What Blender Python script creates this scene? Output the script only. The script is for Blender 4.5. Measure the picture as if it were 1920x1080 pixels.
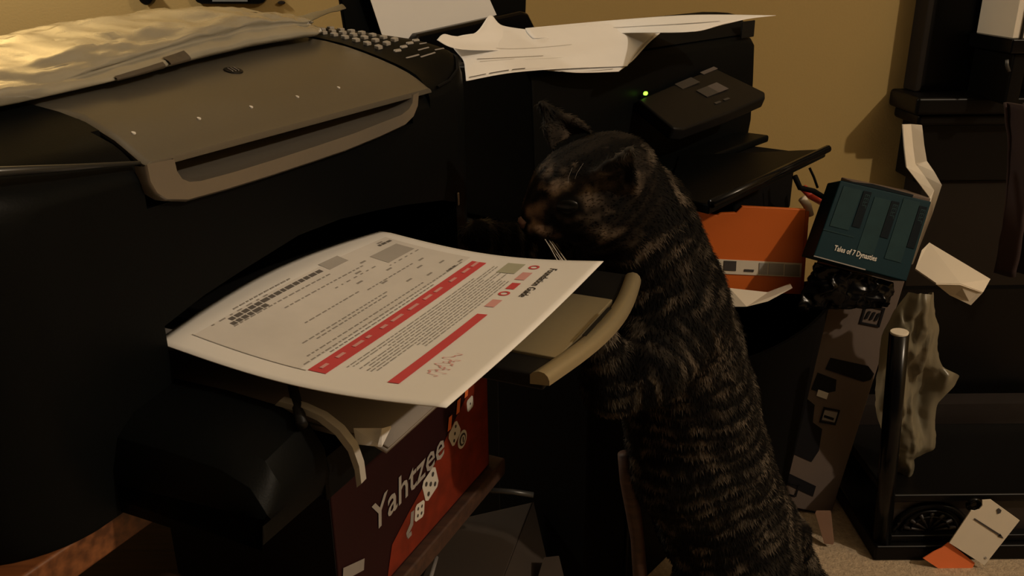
import bpy, bmesh, math, random
import numpy as np
from mathutils import Vector, Matrix, noise

for o in list(bpy.data.objects):
    bpy.data.objects.remove(o, do_unlink=True)
random.seed(5)
S = bpy.context.scene
COL = S.collection

# ------------------------------------------------------------ camera
F_PX, PITCH, ROLL, CZ = 1620.0, math.radians(20.8), math.radians(-0.5), 0.58
FWD = np.array([0, math.cos(PITCH), -math.sin(PITCH)])
_r = np.array([1.0, 0, 0]); _u = np.cross(_r, FWD)
RGT = math.cos(ROLL)*_r + math.sin(ROLL)*_u
UPV = -math.sin(ROLL)*_r + math.cos(ROLL)*_u
CAM = np.array([0, 0, CZ])
cd = bpy.data.cameras.new('camera'); cam = bpy.data.objects.new('camera', cd); COL.objects.link(cam)
cd.sensor_width = 36.0; cd.lens = 36.0*F_PX/1920.0; cd.clip_start = 0.02
cam.matrix_world = Matrix(((RGT[0], UPV[0], -FWD[0], 0), (RGT[1], UPV[1], -FWD[1], 0), (RGT[2], UPV[2], -FWD[2], CZ), (0, 0, 0, 1)))
S.camera = cam

# ------------------------------------------------------------ world, lights, exposure
wd = bpy.data.worlds.new('world'); S.world = wd; wd.use_nodes = True
wd.node_tree.nodes['Background'].inputs[0].default_value = (1.0, 0.80, 0.58, 1)
wd.node_tree.nodes['Background'].inputs[1].default_value = 0.003
S.view_settings.view_transform = 'Standard'
S.view_settings.look = 'None'
S.view_settings.exposure = 0.0
S.view_settings.gamma = 1.0
S.view_settings.use_curve_mapping = False
def lamp(name, loc, power, col, size):
    l = bpy.data.lights.new(name, 'POINT'); l.energy = power; l.color = col; l.shadow_soft_size = size
    o = bpy.data.objects.new(name, l); o.location = loc; COL.objects.link(o)
WARM = (1.0, 0.81, 0.60)
lamp('room_lamp', (1.75, -0.35, 1.75), 83, WARM, 0.03)
lamp('left_wall_fill', (-1.0, 1.25, 1.10), 24, (1.0, 0.88, 0.70), 0.05)  # added fill with no visible source, lifts the left wall

# ------------------------------------------------------------ frames and pixel helpers (points taken on real planes)
def ray(x, y): return FWD + RGT*(x-960)/F_PX - UPV*(y-540)/F_PX
def atz(x, y, z): d = ray(x, y); return CAM + d*((z-CZ)/d[2])
def aty(x, y, yy): d = ray(x, y); return CAM + d*(yy/d[1])
def atpl(x, y, p, n): d = ray(x, y); return CAM + d*(np.dot(np.array(p)-CAM, n)/np.dot(d, n))
class Frame:
    def __init__(s, o, deg):
        t = math.radians(deg); s.o = np.array(o, float)
        s.w = np.array([math.cos(t), math.sin(t), 0]); s.n = np.array([math.sin(t), -math.cos(t), 0])
    def __call__(s, u, v, z): return s.o + s.w*u + s.n*v + np.array([0, 0, z])
    def loc(s, p):
        p = np.array(p)-s.o; return np.array([p@s.w, p@s.n, p[2]])
    def atv(s, x, y, v): return s.loc(atpl(x, y, s.o+s.n*v, s.n))
A = Frame((-.180, .412, 0), 65.4)                 # first printer and its table
_FR = np.array([.34, 1.25, 0]); _B = Frame((0, 0, 0), 50)
B = Frame(_FR-_B.w*.50, 50)                       # second printer
FLOOR = -0.10
def T(v):
    w = min(max(-v, 0), .1615); return .491+.42*w-1.3*w*w

# ------------------------------------------------------------ materials
def mat(name, col, rough=.5, metal=0.0, noise_amt=.12, scale=40, bump=0.0, coat=0.0, trans=0.0, alpha=1.0, emit=None, sss=0, bscale=None, spec=.5):
    m = bpy.data.materials.new(name); m.use_nodes = True
    nt = m.node_tree; p = nt.nodes['Principled BSDF']
    tc = nt.nodes.new('ShaderNodeTexCoord')
    nz = nt.nodes.new('ShaderNodeTexNoise'); nz.inputs['Scale'].default_value = scale; nz.inputs['Detail'].default_value = 4
    nt.links.new(tc.outputs['Object'], nz.inputs['Vector'])
    r = nt.nodes.new('ShaderNodeMapRange'); r.inputs['To Min'].default_value = 1-noise_amt; r.inputs['To Max'].default_value = 1+noise_amt
    nt.links.new(nz.outputs['Fac'], r.inputs['Value'])
    mx = nt.nodes.new('ShaderNodeVectorMath'); mx.operation = 'SCALE'
    mx.inputs[0].default_value = col[:3]; nt.links.new(r.outputs[0], mx.inputs['Scale'])
    nt.links.new(mx.outputs[0], p.inputs['Base Color'])
    p.inputs['Roughness'].default_value = rough; p.inputs['Metallic'].default_value = metal
    p.inputs['Coat Weight'].default_value = coat; p.inputs['Coat Roughness'].default_value = .12
    p.inputs['Transmission Weight'].default_value = trans; p.inputs['Alpha'].default_value = alpha
    p.inputs['Specular IOR Level'].default_value = spec
    if bump:
        b = nt.nodes.new('ShaderNodeBump'); b.inputs['Strength'].default_value = bump; b.inputs['Distance'].default_value = .002
        n2 = nt.nodes.new('ShaderNodeTexNoise'); n2.inputs['Scale'].default_value = bscale or scale*3; n2.inputs['Detail'].default_value = 5
        nt.links.new(tc.outputs['Object'], n2.inputs['Vector'])
        nt.links.new(n2.outputs['Fac'], b.inputs['Height']); nt.links.new(b.outputs[0], p.inputs['Normal'])
    if emit:
        p.inputs['Emission Color'].default_value = (*emit[0], 1); p.inputs['Emission Strength'].default_value = emit[1]
    return m
def wood(name, c1, c2, rough=.45, rot=0.0):
    m = mat(name, c1, rough); nt = m.node_tree; p = nt.nodes['Principled BSDF']
    tc = nt.nodes.new('ShaderNodeTexCoord'); mp = nt.nodes.new('ShaderNodeMapping')
    mp.inputs['Rotation'].default_value = (0, 0, -rot); mp.inputs['Scale'].default_value = (4, 60, 60)
    mp.vector_type = 'TEXTURE' if False else 'POINT'
    nz = nt.nodes.new('ShaderNodeTexNoise'); nz.inputs['Scale'].default_value = 3; nz.inputs['Detail'].default_value = 8
    cr = nt.nodes.new('ShaderNodeValToRGB'); cr.color_ramp.elements[0].color = (*c1, 1); cr.color_ramp.elements[1].color = (*c2, 1)
    cr.color_ramp.elements[0].position = .35; cr.color_ramp.elements[1].position = .7
    nt.links.new(tc.outputs['Object'], mp.inputs[0]); nt.links.new(mp.outputs[0], nz.inputs['Vector'])
    nt.links.new(nz.outputs['Fac'], cr.inputs[0]); nt.links.new(cr.outputs[0], p.inputs['Base Color'])
    return m
M = dict(
    wall=mat('wall_paint', (.355, .250, .092), .85, noise_amt=.06, scale=3, bump=.15, bscale=260),
    ceil=mat('ceiling_paint', (.6, .55, .45), .9),
    base=mat('baseboard_wood', (.09, .05, .03), .5),
    carpet=mat('carpet', (.40, .31, .21), .95, noise_amt=.5, scale=160, bump=.9, bscale=420),
    black=mat('black_plastic', (.0030, .0036, .0038), .42, noise_amt=.1, bump=.05, bscale=900, spec=.06),
    blackgloss=mat('black_gloss', (.003, .003, .0035), .22, spec=.2),
    blackmatte=mat('black_matte', (.0030, .0030, .0030), .75, spec=.1),
    darkgrey=mat('dark_grey_plastic', (.0085, .0082, .0080), .45, spec=.14),
    silver=mat('silver_lid', (.155, .144, .121), .36, metal=.55, noise_amt=.05, scale=400, coat=.15),
    silver2=mat('silver_trim', (.26, .235, .20), .28, metal=.6, noise_amt=.04, scale=300),
    gold=mat('champagne_plastic', (.31, .262, .165), .36, metal=.45, noise_amt=.05, scale=200),
    key=mat('grey_key', (.30, .28, .25), .4),
    paper=mat('white_paper', (.80, .80, .80), .8, noise_amt=.02),
    paper2=mat('cream_paper', (.66, .60, .50), .8, noise_amt=.04),
    ink=mat('black_ink', (.045, .04, .04), .7),
    inkgrey=mat('grey_ink', (.40, .385, .37), .8),
    inkmid=mat('mid_ink', (.30, .285, .27), .8),
    liplight=mat('lip_highlight', (.020, .021, .021), .3, spec=.4),
    shadedprint=mat('shaded_white_print', (.34, .32, .30), .6), brownscrap=mat('brown_scrap', (.16, .085, .05), .8),
    guide=mat('grey_guide', (.42, .41, .38), .3, coat=.3),
    headink=mat('heading_ink', (.13, .12, .115), .7),
    stripink=mat('strip_ink', (.07, .058, .045), .5),
    panelgrey=mat('panel_grey', (.040, .038, .038), .5), panelpale=mat('panel_pale', (.085, .075, .075), .5),
    stack=mat('shaded_stack_paper', (.26, .235, .215), .8),  # white paper darkened in its colour for the page's shadow
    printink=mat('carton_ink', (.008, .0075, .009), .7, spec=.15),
    inklight=mat('pale_ink', (.68, .665, .65), .8),
    red=mat('red_ink', (.62, .075, .085), .7),
    redlight=mat('pink_ink', (.70, .36, .36), .7),
    green=mat('sage_ink', (.42, .43, .33), .8),
    plastic=mat('clear_plastic_bag', (.35, .335, .275), .16, noise_amt=.22, scale=14, coat=1.0, trans=.15, bump=.55, bscale=38),
    film=mat('thin_white_film', (.30, .27, .19), .35, noise_amt=.3, scale=14, trans=.55, coat=.15, bump=.2, bscale=30),
    led=mat('green_led', (.3, .9, .1), .4, emit=((.35, 1, .06), 2.2)),
    orange=mat('orange_card', (.62, .130, .013), .55, noise_amt=.07, scale=10),
    orangetag=mat('orange_tag', (.85, .20, .06), .6),
    card=mat('white_card', (.68, .62, .52), .7, noise_amt=.06, scale=12),
    carton=mat('pale_carton', (.115, .085, .070), .8, noise_amt=.1, scale=14),
    teal=mat('teal_print', (.005, .024, .034), .55, noise_amt=.1, scale=20, spec=.12),
    teal2=mat('pale_teal_print', (.013, .036, .042), .6, noise_amt=.25, scale=60, spec=.12),
    tealdark=mat('dark_teal_print', (.002, .006, .010), .6, spec=.1),
    whiteprint=mat('white_print', (.62, .60, .56), .6),
    greyprint=mat('grey_print', (.26, .24, .23), .6),
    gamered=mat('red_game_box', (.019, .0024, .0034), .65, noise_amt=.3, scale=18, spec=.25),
    gamehot=mat('orange_red_print', (.17, .017, .005), .55, noise_amt=.7, scale=60),
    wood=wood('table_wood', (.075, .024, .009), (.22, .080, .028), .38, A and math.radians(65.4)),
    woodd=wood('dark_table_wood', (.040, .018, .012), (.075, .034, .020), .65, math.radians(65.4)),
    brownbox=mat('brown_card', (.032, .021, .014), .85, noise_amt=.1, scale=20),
    cabinet=mat('black_lacquer', (.003, .0028, .0026), .35, spec=.14),
    cabside=mat('brown_edge', (.015, .011, .008), .6, spec=.15),
    carved=mat('carved_wood', (.014, .010, .009), .5, noise_amt=.4, scale=50),
    steel=mat('dull_steel', (.08, .08, .08), .4, metal=.6),
    cloth=mat('maroon_cloth', (.024, .010, .009), .9, noise_amt=.3, scale=30),
    redplug=mat('red_plastic', (.55, .06, .04), .4),
    bluegrey=mat('blue_grey_glass', (.16, .17, .18), .3),
    eye=mat('cat_eye', (.004, .004, .0035), .3, spec=.2),
    nose=mat('cat_nose', (.17, .085, .065), .5),
    whisker=mat('whisker_hair', (.7, .66, .6), .5),
)

M['plastic'].node_tree.nodes['Principled BSDF'].inputs['Coat Roughness'].default_value = .04

# ------------------------------------------------------------ object helpers
def root(name, loc, label, cat, group=None):
    o = bpy.data.objects.new(name, None); COL.objects.link(o)
    o.empty_display_size = .02
    o.location = Vector(loc); o['label'] = label; o['category'] = cat
    if group: o['group'] = group
    return o
class MB:
    """collects world-space geometry; build() links it as ONE mesh object"""
    def __init__(s): s.v = []; s.f = []; s.mi = []
    def add(s, vs, fs, mi=0):
        k = len(s.v); s.v += [tuple(float(c) for c in p) for p in vs]
        s.f += [tuple(i+k for i in f) for f in fs]; s.mi += [mi]*len(fs); return s
    def hexa(s, p, mi=0):          # 8 points: bottom ring 4, top ring 4
        return s.add(p, [(3, 2, 1, 0), (4, 5, 6, 7), (0, 1, 5, 4), (1, 2, 6, 5), (2, 3, 7, 6), (3, 0, 4, 7)], mi)
    def box(s, fr, u0, u1, v0, v1, z0, z1, mi=0):
        return s.hexa([fr(u0, v0, z0), fr(u1, v0, z0), fr(u1, v1, z0), fr(u0, v1, z0), fr(u0, v0, z1), fr(u1, v0, z1), fr(u1, v1, z1), fr(u0, v1, z1)], mi)
    def slab(s, pts, off, mi=0):   # polygon given by world points, thickened by vector off
        n = len(pts); off = np.array(off, float)
        vs = [np.array(p, float) for p in pts]; vs = vs+[p+off for p in vs]
        return s.add(vs, [tuple(range(n-1, -1, -1)), tuple(range(n, 2*n))]+[(i, (i+1) % n, n+(i+1) % n, n+i) for i in range(n)], mi)
    def loft(s, rings, caps=True, mi=0, closed=True):
        n = len(rings[0]); vs = [p for r in rings for p in r]; fs = []
        for j in range(len(rings)-1):
            for i in range(n if closed else n-1):
                a, b = j*n+i, j*n+(i+1) % n
                fs.append((a, b, b+n, a+n))
        if caps: fs += [tuple(range(n-1, -1, -1)), tuple(range((len(rings)-1)*n, len(rings)*n))]
        return s.add(vs, fs, mi)
    def tube(s, pts, rad, n=10, mi=0):
        pts = [np.array(p, float) for p in pts]; rr = rad if hasattr(rad, '__len__') else [rad]*len(pts)
        rings = []
        for i, p in enumerate(pts):
            d = pts[min(i+1, len(pts)-1)]-pts[max(i-1, 0)]; d = d/np.linalg.norm(d)
            a = np.cross(d, [0, 0, 1.0]) if abs(d[2]) < .9 else np.cross(d, [1.0, 0, 0])
            a /= np.linalg.norm(a); b = np.cross(d, a)
            rings.append([p+rr[i]*(a*math.cos(t)+b*math.sin(t)) for t in np.arange(n)*2*math.pi/n])
        return s.loft(rings, True, mi)
    def grid(s, fn, nu, nv, mi=0):
        vs = [fn(i/nu, j/nv) for j in range(nv+1) for i in range(nu+1)]
        return s.add(vs, [(j*(nu+1)+i, j*(nu+1)+i+1, (j+1)*(nu+1)+i+1, (j+1)*(nu+1)+i) for j in range(nv) for i in range(nu)], mi)
    def disc(s, c, ax, ay, h, n=20, mi=0):   # elliptical puck: centre, two half-axes, height vector
        c = np.array(c); ax = np.array(ax); ay = np.array(ay); h = np.array(h)
        r = [c+ax*math.cos(t)+ay*math.sin(t) for t in np.arange(n)*2*math.pi/n]
        return s.loft([r, [p+h for p in r]], True, mi)
    def build(s, name, mats, parent=None, smooth=False, bevel=0, solid=0, subsurf=0, origin=None, angle=None):
        me = bpy.data.meshes.new(name)
        top = parent
        while top is not None and top.parent is not None: top = top.parent
        o0 = np.array(top.location) if top is not None else (np.array(origin) if origin is not None else np.mean(np.array(s.v), axis=0))
        me.from_pydata([tuple(np.array(p)-o0) for p in s.v], [], s.f)
        for m in (mats if isinstance(mats, (list, tuple)) else [mats]): me.materials.append(m)
        for p, i in zip(me.polygons, s.mi): p.material_index = i
        bm = bmesh.new(); bm.from_mesh(me)
        bmesh.ops.recalc_face_normals(bm, faces=bm.faces)
        bm.to_mesh(me); bm.free()
        if smooth: me.polygons.foreach_set('use_smooth', [True]*len(me.polygons))
        o = bpy.data.objects.new(name, me); COL.objects.link(o)
        if top is not None: o.parent = parent
        else: o.location = Vector(o0)
        if solid:
            m = o.modifiers.new('solid', 'SOLIDIFY'); m.thickness = solid; m.offset = 0
        if bevel:
            m = o.modifiers.new('bevel', 'BEVEL'); m.width = bevel; m.segments = 3; m.limit_method = 'ANGLE'; m.angle_limit = math.radians(35)
            me.polygons.foreach_set('use_smooth', [True]*len(me.polygons))
            if bpy.app.version >= (4, 1):
                w = o.modifiers.new('wn', 'WEIGHTED_NORMAL'); w.keep_sharp = True
        if subsurf:
            m = o.modifiers.new('sub', 'SUBSURF'); m.levels = subsurf; m.render_levels = subsurf
        return o
def tag(o, label, cat, group=None):
    o['label'] = label; o['category'] = cat
    if group: o['group'] = group
    return o
def struct(o): o['kind'] = 'structure'; return o
def text_mb(mb, txt, size, fn, mi=0, bold=0.0, shear=0.0, align='LEFT', space=1.0):
    """flat lettering: fn maps text-plane (x, y) to world"""
    cu = bpy.data.curves.new('lettering', 'FONT'); cu.body = txt; cu.size = size; cu.resolution_u = 2
    cu.offset = bold; cu.shear = shear; cu.align_x = align; cu.space_character = space
    ob = bpy.data.objects.new('lettering', cu); COL.objects.link(ob)
    dg = bpy.context.evaluated_depsgraph_get(); me = ob.evaluated_get(dg).to_mesh()
    mb.add([fn(v.co.x, v.co.y) for v in me.vertices], [tuple(p.vertices) for p in me.polygons], mi)
    ob.evaluated_get(dg).to_mesh_clear()
    bpy.data.objects.remove(ob, do_unlink=True); bpy.data.curves.remove(cu)
def nz(p, sc, seed=0): return noise.noise(Vector((p[0]*sc+seed, p[1]*sc-seed, p[2]*sc+seed*.7)))
def fbm(p, sc, seed=0): return nz(p, sc, seed)+.5*nz(p, sc*2.1, seed+3)+.25*nz(p, sc*4.3, seed+7)
X, Y, Z = np.array([1.0, 0, 0]), np.array([0, 1.0, 0]), np.array([0, 0, 1.0])
class WF:                                          # axis-aligned world frame
    def __call__(s, u, v, z): return np.array([u, v, z])
    def loc(s, p): return np.array(p)
WFR = WF()

# ============================================================ SETTING
YW = 1.52
struct(MB().box(WFR, -2.0, 2.6, -2.0, YW+.1, FLOOR-.05, FLOOR).build('floor', M['carpet']))
struct(MB().box(WFR, -2.0, 2.6, YW, YW+.1, FLOOR, 2.3).build('wall_back', M['wall']))
struct(MB().box(WFR, -2.1, -2.0, -2.0, YW+.1, FLOOR, 2.3).build('wall_left', M['wall']))
struct(MB().box(WFR, 2.6, 2.7, -2.0, YW+.1, FLOOR, 2.3).build('wall_right', M['wall']))
struct(MB().box(WFR, -2.1, 2.7, -2.0, YW+.1, 2.3, 2.4).build('ceiling', M['ceil']))
struct(MB().box(WFR, -2.0, .60, YW-.014, YW, FLOOR, FLOOR+.09).build('baseboard_back', M['base'], bevel=.004))

# ============================================================ TABLE UNDER THE FIRST PRINTER
t = root('work_table', A(-.1, -.2, FLOOR), 'brown wooden table with a lower shelf, under the big silver-lidded printer', 'table')
MB().box(A, -.60, .37, -.52, -.004, .298, .318).build('tabletop', M['wood'], t, bevel=.002)
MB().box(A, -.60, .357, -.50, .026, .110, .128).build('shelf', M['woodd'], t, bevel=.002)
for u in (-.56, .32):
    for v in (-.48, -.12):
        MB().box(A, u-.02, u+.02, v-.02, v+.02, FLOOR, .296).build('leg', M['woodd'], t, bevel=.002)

# ============================================================ FIRST PRINTER
UL, UR, DEP = -.115, .366, .36
p1 = root('multifunction_printer', A(.12, -.18, .318), 'large black all-in-one printer with a silver lid, bag lying on top, in the left foreground', 'printer')
def bump(u, v):
    k = min(max((u-.300)/.06, 0), 1.0); k = k*k*(3-2*k)
    vv = [0, -.02, -.05, -.08, -.12, -.4]; hh = [.009, .012, .009, .004, .001, 0]
    return k*np.interp(-v, [-x for x in vv], hh)
def corner(v, r=.034):
    d = 0
    if v > -r: d = r-math.sqrt(max(r*r-(r+v)**2, 0))
    if v < -DEP+r: d = r-math.sqrt(max(r*r-(-DEP+r-v)**2, 0))
    return d
def lid_l(v): return float(np.interp(-v, [-.003, .0, .022, .048, .064, .1, .33], [.002, .002, .0075, .0105, .004, -.001, -.002]))
def lid_r(v): return float(np.interp(-v, [-.003, .0, .012, .026, .061, .088, .33], [.281, .282, .288, .293, .296, .299, .299]))
def section(v, drop):
    l, r = UL+corner(v, .055), UR-corner(v); L = []
    zt = lambda u: T(v)+bump(u, v)-drop
    L.append((l+.004, .3185)); L.append((l, .326)); L.append((l, zt(l)-.016))
    for a in (30, 60): L.append((l+.012*(1-math.cos(math.radians(a))), zt(l)-.016+.016*math.sin(math.radians(a))))
    for u in np.linspace(l+.012, -.005, 6): L.append((u, zt(u)))
    ll, lr = lid_l(v)-.0022, lid_r(v)+.0026
    L[-1] = (ll, T(v)-drop)
    L.append((ll+.0004, T(v)-.0065-drop)); L.append((lr-.0004, T(v)-.0065-drop)); L.append((lr, zt(lr)))
    for u in np.linspace(lr+.008, r-.012, 8): L.append((u, zt(u)))
    for a in (60, 30): L.append((r-.012*(1-math.cos(math.radians(a))), zt(r)-.016+.016*math.sin(math.radians(a))))
    L.append((r, zt(r)-.016)); L.append((r, .326)); L.append((r-.004, .3185))
    return [A(u, v, z) for u, z in L]
vs = [-.0002, -.0006, -.002, -.004, -.007, -.011, -.016, -.022, -.03, -.04, -.055, -.07, -.09, -.11, -.14, -.18, -.23, -.28, -.32, -.335, -.345, -.352, -.357, -.3596]
drops = [.011, .0095, .007, .0048, .0026, .001] + [0]*(len(vs)-10) + [.002, .005, .009, .014]
bd = MB().loft([section(v, d) for v, d in zip(vs, drops)]).build('body', M['black'], p1, smooth=False)
arch = [(.000, .328), (.000, .404), (.030, .4105), (.06, .4145), (.114, .4205), (.159, .419), (.20, .414), (.241, .408), (.300, .397), (.322, .390), (.322, .328)]
c1 = MB().loft([[A(u, -.13, z) for u, z in arch], [A(u, .02, z) for u, z in arch]]).build('cutter', M['black'], p1)
scoop = [(.001, .4665), (.001, .52), (.258, .52), (.258, .4665)]
c2 = MB().loft([[A(u, -.030, z) for u, z in scoop], [A(u, .02, z) for u, z in scoop]]).build('cutter', M['black'], p1)
for c in (c1, c2):
    b = bd.modifiers.new('cut', 'BOOLEAN'); b.operation = 'DIFFERENCE'; b.object = c; b.solver = 'EXACT'
bpy.context.view_layer.update()
dg = bpy.context.evaluated_depsgraph_get(); nm = bpy.data.meshes.new_from_object(bd.evaluated_get(dg))
bd.modifiers.clear(); bd.data = nm; nm.name = 'body'
for c in (c1, c2): bpy.data.objects.remove(c, do_unlink=True)
nm.polygons.foreach_set('use_smooth', [True]*len(nm.polygons))
m = bd.modifiers.new('es', 'EDGE_SPLIT'); m.split_angle = math.radians(28)
# lid: domed slab with bowed sides
rings = []
for v, d in [(.0035, .0028), (.0030, .0012), (.0005, .0003), (-.004, 0), (-.012, 0), (-.022, 0), (-.034, 0), (-.048, 0), (-.064, 0), (-.08, 0), (-.10, 0), (-.13, 0), (-.17, 0), (-.22, 0), (-.28, 0), (-.33, 0), (-.333, .003)]:
    l, r = lid_l(v), lid_r(v); tz = T(v)
    rings.append([A(l, v, tz-.0038-d*.3), A(l, v, tz-.002-d*.6), A(l+.0015, v, tz-.0006-d), A(l+.004, v, tz-d)] + [A(l+(r-l)*k, v, tz-d) for k in (.25, .5, .75)] + [A(r-.004, v, tz-d), A(r-.0015, v, tz-.0006-d), A(r, v, tz-.002-d*.6), A(r, v, tz-.0038-d*.3)])
lid = MB().loft(rings).build('lid', M['silver'], p1, smooth=True)
m = lid.modifiers.new('es', 'EDGE_SPLIT'); m.split_angle = math.radians(40)
for u in (.019, .065, .108, .152, .197):
    MB().disc(A(u, -.021, T(-.021)), A.w*.0011, A.n*.0011-Z*.0004, Z*.0006, 10).build('dot', M['whiteprint'], lid, smooth=False)
e = MB().disc(A(.150, -.069, T(-.069)-.0004), A.w*.0065, A.n*.0058-Z*.0014, Z*.0012, 24).build('emblem', M['darkgrey'], lid, bevel=.0004)
mb = MB()
for k in (-1, 0, 1): mb.tube([A(.150+k*.0028-.001, -.069+.003, T(-.069)+.0003), A(.150+k*.0028+.001, -.069-.003, T(-.069)+.0018)], .0004, 6)
mb.build('emblem_mark', M['greyprint'], lid)
# handle scoop under the front edge of the lid
outer = [(-.001, .4885), (-.0005, .480), (.0025, .4735), (.008, .4692), (.022, .4655), (.05, .4645), (.084, .464), (.125, .464), (.164, .4642), (.205, .466), (.238, .4685), (.250, .4725), (.2565, .479), (.259, .4885)]
inner = [(.018, .4885), (.0188, .482), (.0215, .4775), (.026, .475), (.034, .4737), (.06, .473), (.092, .473), (.13, .4733), (.173, .474), (.205, .4755), (.234, .4768), (.245, .4795), (.2500, .483), (.2520, .4885)]
mb = MB(); n = len(outer)
mb.add([A(u, -.002, z) for u, z in outer]+[A(u, .0045, z) for u, z in outer]+[A(u+.0008*(1 if i < 7 else -1), .006, z+.0012) for i, (u, z) in enumerate(outer)]+[A(u, .005, z) for u, z in inner]+[A(u, -.004, z+.001) for u, z in inner]+[A(.018+(u-.018)*.98, -.024, min(z+.010, .4855)) for u, z in inner],
       [(k*n+i, k*n+i+1, (k+1)*n+i+1, (k+1)*n+i) for k in range(5) for i in range(n-1)])
h = mb.build('lid_handle', M['silver2'], p1, smooth=True); m = h.modifiers.new('es', 'EDGE_SPLIT'); m.split_angle = math.radians(50)
# control panel keys (right shoulder)
def PS(u, v): return T(v)+bump(u, v)
def key(u, v, a, b, h, ang=0, name='key', mt='key', parent=p1):
    c, s_ = math.cos(ang), math.sin(ang)
    q = [(u+c*x-s_*y, v+s_*x+c*y) for x, y in ((-a, -b), (a, -b), (a, b), (-a, b))]
    return MB().hexa([A(x, y, PS(x, y)-.001) for x, y in q]+[A(x, y, PS(x, y)+h) for x, y in q]).build(name, M[mt], parent, bevel=.0008)
for k in range(7):
    for r_ in range(3):
        key(.316+.0125*r_+.0012*k, -.064-.0115*k, .0027, .0024, .0024, .2)
for k in range(4): key(.322+.010*k, -.050, .0032, .0014, .0012, .5, 'mode_key', 'key')
for k, (u, v, a) in enumerate([(.322, -.036, .007), (.340, -.036, .006), (.333, -.028, .008), (.349, -.026, .005), (.350, -.042, .004)]):
    key(u, v, a, .0008, .0004, .35, 'panel_marking', 'greyprint')
MB().tube([A(*A.atv(-60, 327, -.006)), A(*A.atv(0, 322, -.001)), A(*A.atv(120, 315, .0015)), A(*A.atv(262, 305.5, .0015))], [.0022, .0022, .0016, .0010], 8).build('edge_highlight', M['liplight'], p1, smooth=True)  # paler tube added along the front edge to draw its highlight
# seam between control panel and front
MB().tube([A(.2985, -.001, T(0)-.003), A(.318, -.001, T(0)-.0005), A(.335, -.002, .4975), A(.352, -.012, .5055), A(.3655, -.03, .508)], .0012, 6).build('panel_seam', M['blackmatte'], p1)
# paper bay housing below the mouth
hs = root  # (alias unused)
side = [(-.10, .330), (-.10, .366), (-.06, .371), (.03, .372), (.065, .370), (.082, .364), (.090, .352), (.092, .338), (.088, .324), (.07, .3195), (-.02, .3195)]
hb = MB()
hb.loft([[A(-.046, v, z-.028 if z > .34 else z) for v, z in side], [A(-.040, v, z-.012 if z > .34 else z) for v, z in side], [A(-.028, v, z-.004 if z > .34 else z) for v, z in side], [A(.000, v, z) for v, z in side], [A(.006, v, z-.0015) for v, z in side], [A(.007, v, z-.02 if z > .345 else z) for v, z in side]])
hb.box(A, .004, .262, -.11, .090, .3195, .344)
hb.box(A, .250, .268, -.11, .095, .3195, .362)
hb.build('tray_housing', M['black'], p1, bevel=.003)
# silver guide at the mouth of the lower tray
gp = [(.066, .3725), (.080, .372), (.092, .3695), (.102, .364), (.109, .356), (.112, .346), (.1125, .336)]
mb = MB(); mb.loft([[A(.0040, v, z), A(.0085, v, z+.0004), A(.0085, v-.003, z-.003), A(.0040, v-.003, z-.003)] for v, z in gp])
mb.build('paper_guide', M['guide'], p1, smooth=True).modifiers.new('es', 'EDGE_SPLIT').split_angle = math.radians(45)
MB().tube([A(-.004, .086, .3675), A(.020, .062, .3745), A(.05, .04, .3715)], [.003, .0025, .002], 8).build('guide_bar', M['darkgrey'], p1, smooth=True)
# output tray with its extension and curved lip
MB().box(A, .078, .246, -.12, .180, .3665, .3755).build('output_tray', M['darkgrey'], p1, bevel=.0015)
MB().box(A, .098, .192, .02, .1805, .3735, .3775).build('tray_panel', M['gold'], p1, bevel=.0008)
rg = []
for k in np.linspace(0, 1, 17):
    u = .074+k*.166; v = .1790+.0105*math.sin(math.pi*k)
    prof = [(-.005, .3715), (-.005, .3770), (-.0035, .3785), (.000, .3797), (.0030, .3792), (.005, .3775), (.006, .3750), (.006, .3725)]
    rg.append([A(u, v+a, z) for a, z in prof])
MB().loft(rg).build('tray_lip', M['gold'], p1, smooth=True).modifiers.new('es', 'EDGE_SPLIT').split_angle = math.radians(35)
MB().box(A, .120, .165, .186, .1885, .3826, .3829).build('lip_marking', M['darkgrey'], p1)
mb = MB().box(A, .3215, .3245, .0003, .0018, .387, .398); mb.build('corner_glint', M['silver2'], p1, bevel=.001)  # silver chip added to stand in for a small highlight

# ============================================================ PRINTED PAGE
def page_pt(u, v, lift=0.0):
    a = u/.216; b = max(v, 0)/.165
    z = .3925 - .0062*math.sin(math.pi*min(b, 1))**1.0 - .0022*b*math.sin(math.pi*a) + .004*math.exp(-b*7)*math.sin(math.pi*a) - .003*b*(1-a)*0
    return A(u, v, z+lift)
def bow(a): return -.010-.010*math.sin(math.pi*a)
pg = root('printed_page', A(.108, .08, .38), 'printed white sheet with red bands coming out of the large printer', 'paper')
mb = MB(); nu, nv = 44, 34
def pp(a, b, off):
    return page_pt(.0+.218*a, bow(a)*(1-b)+.165*b, off)
mb.grid(lambda a, b: pp(a, b, 0), nu, nv); mb.build('sheet', M['paper'], pg, smooth=True, solid=.0005)
L0 = .0006
def patch(mb, u0, u1, v0, v1, mi=0, n=8, lift=L0, skew=0):
    mb.grid(lambda a, b: page_pt(u0+(u1-u0)*a+skew*b, v0+(v1-v0)*b, lift), n, max(1, int(abs(v1-v0)/.004)+1), mi)
mb = MB(); patch(mb, .016, .200, .0765, .0875, n=40); mb.build('wide_red_band', M['red'], pg)
mb = MB(); patch(mb, .018, .116, .1225, .1292, n=24); mb.build('short_red_band', M['red'], pg)
mb = MB()
rnd = random.Random(3)
u = .020
while u < .19:
    w = rnd.uniform(.004, .012); patch(mb, u, u+w, .0805, .0828, lift=L0*1.6, n=3); u += w+rnd.uniform(.003, .012)
mb.build('band_lettering', M['redlight'], pg)['kind'] = 'stuff'
mb = MB()
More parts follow.
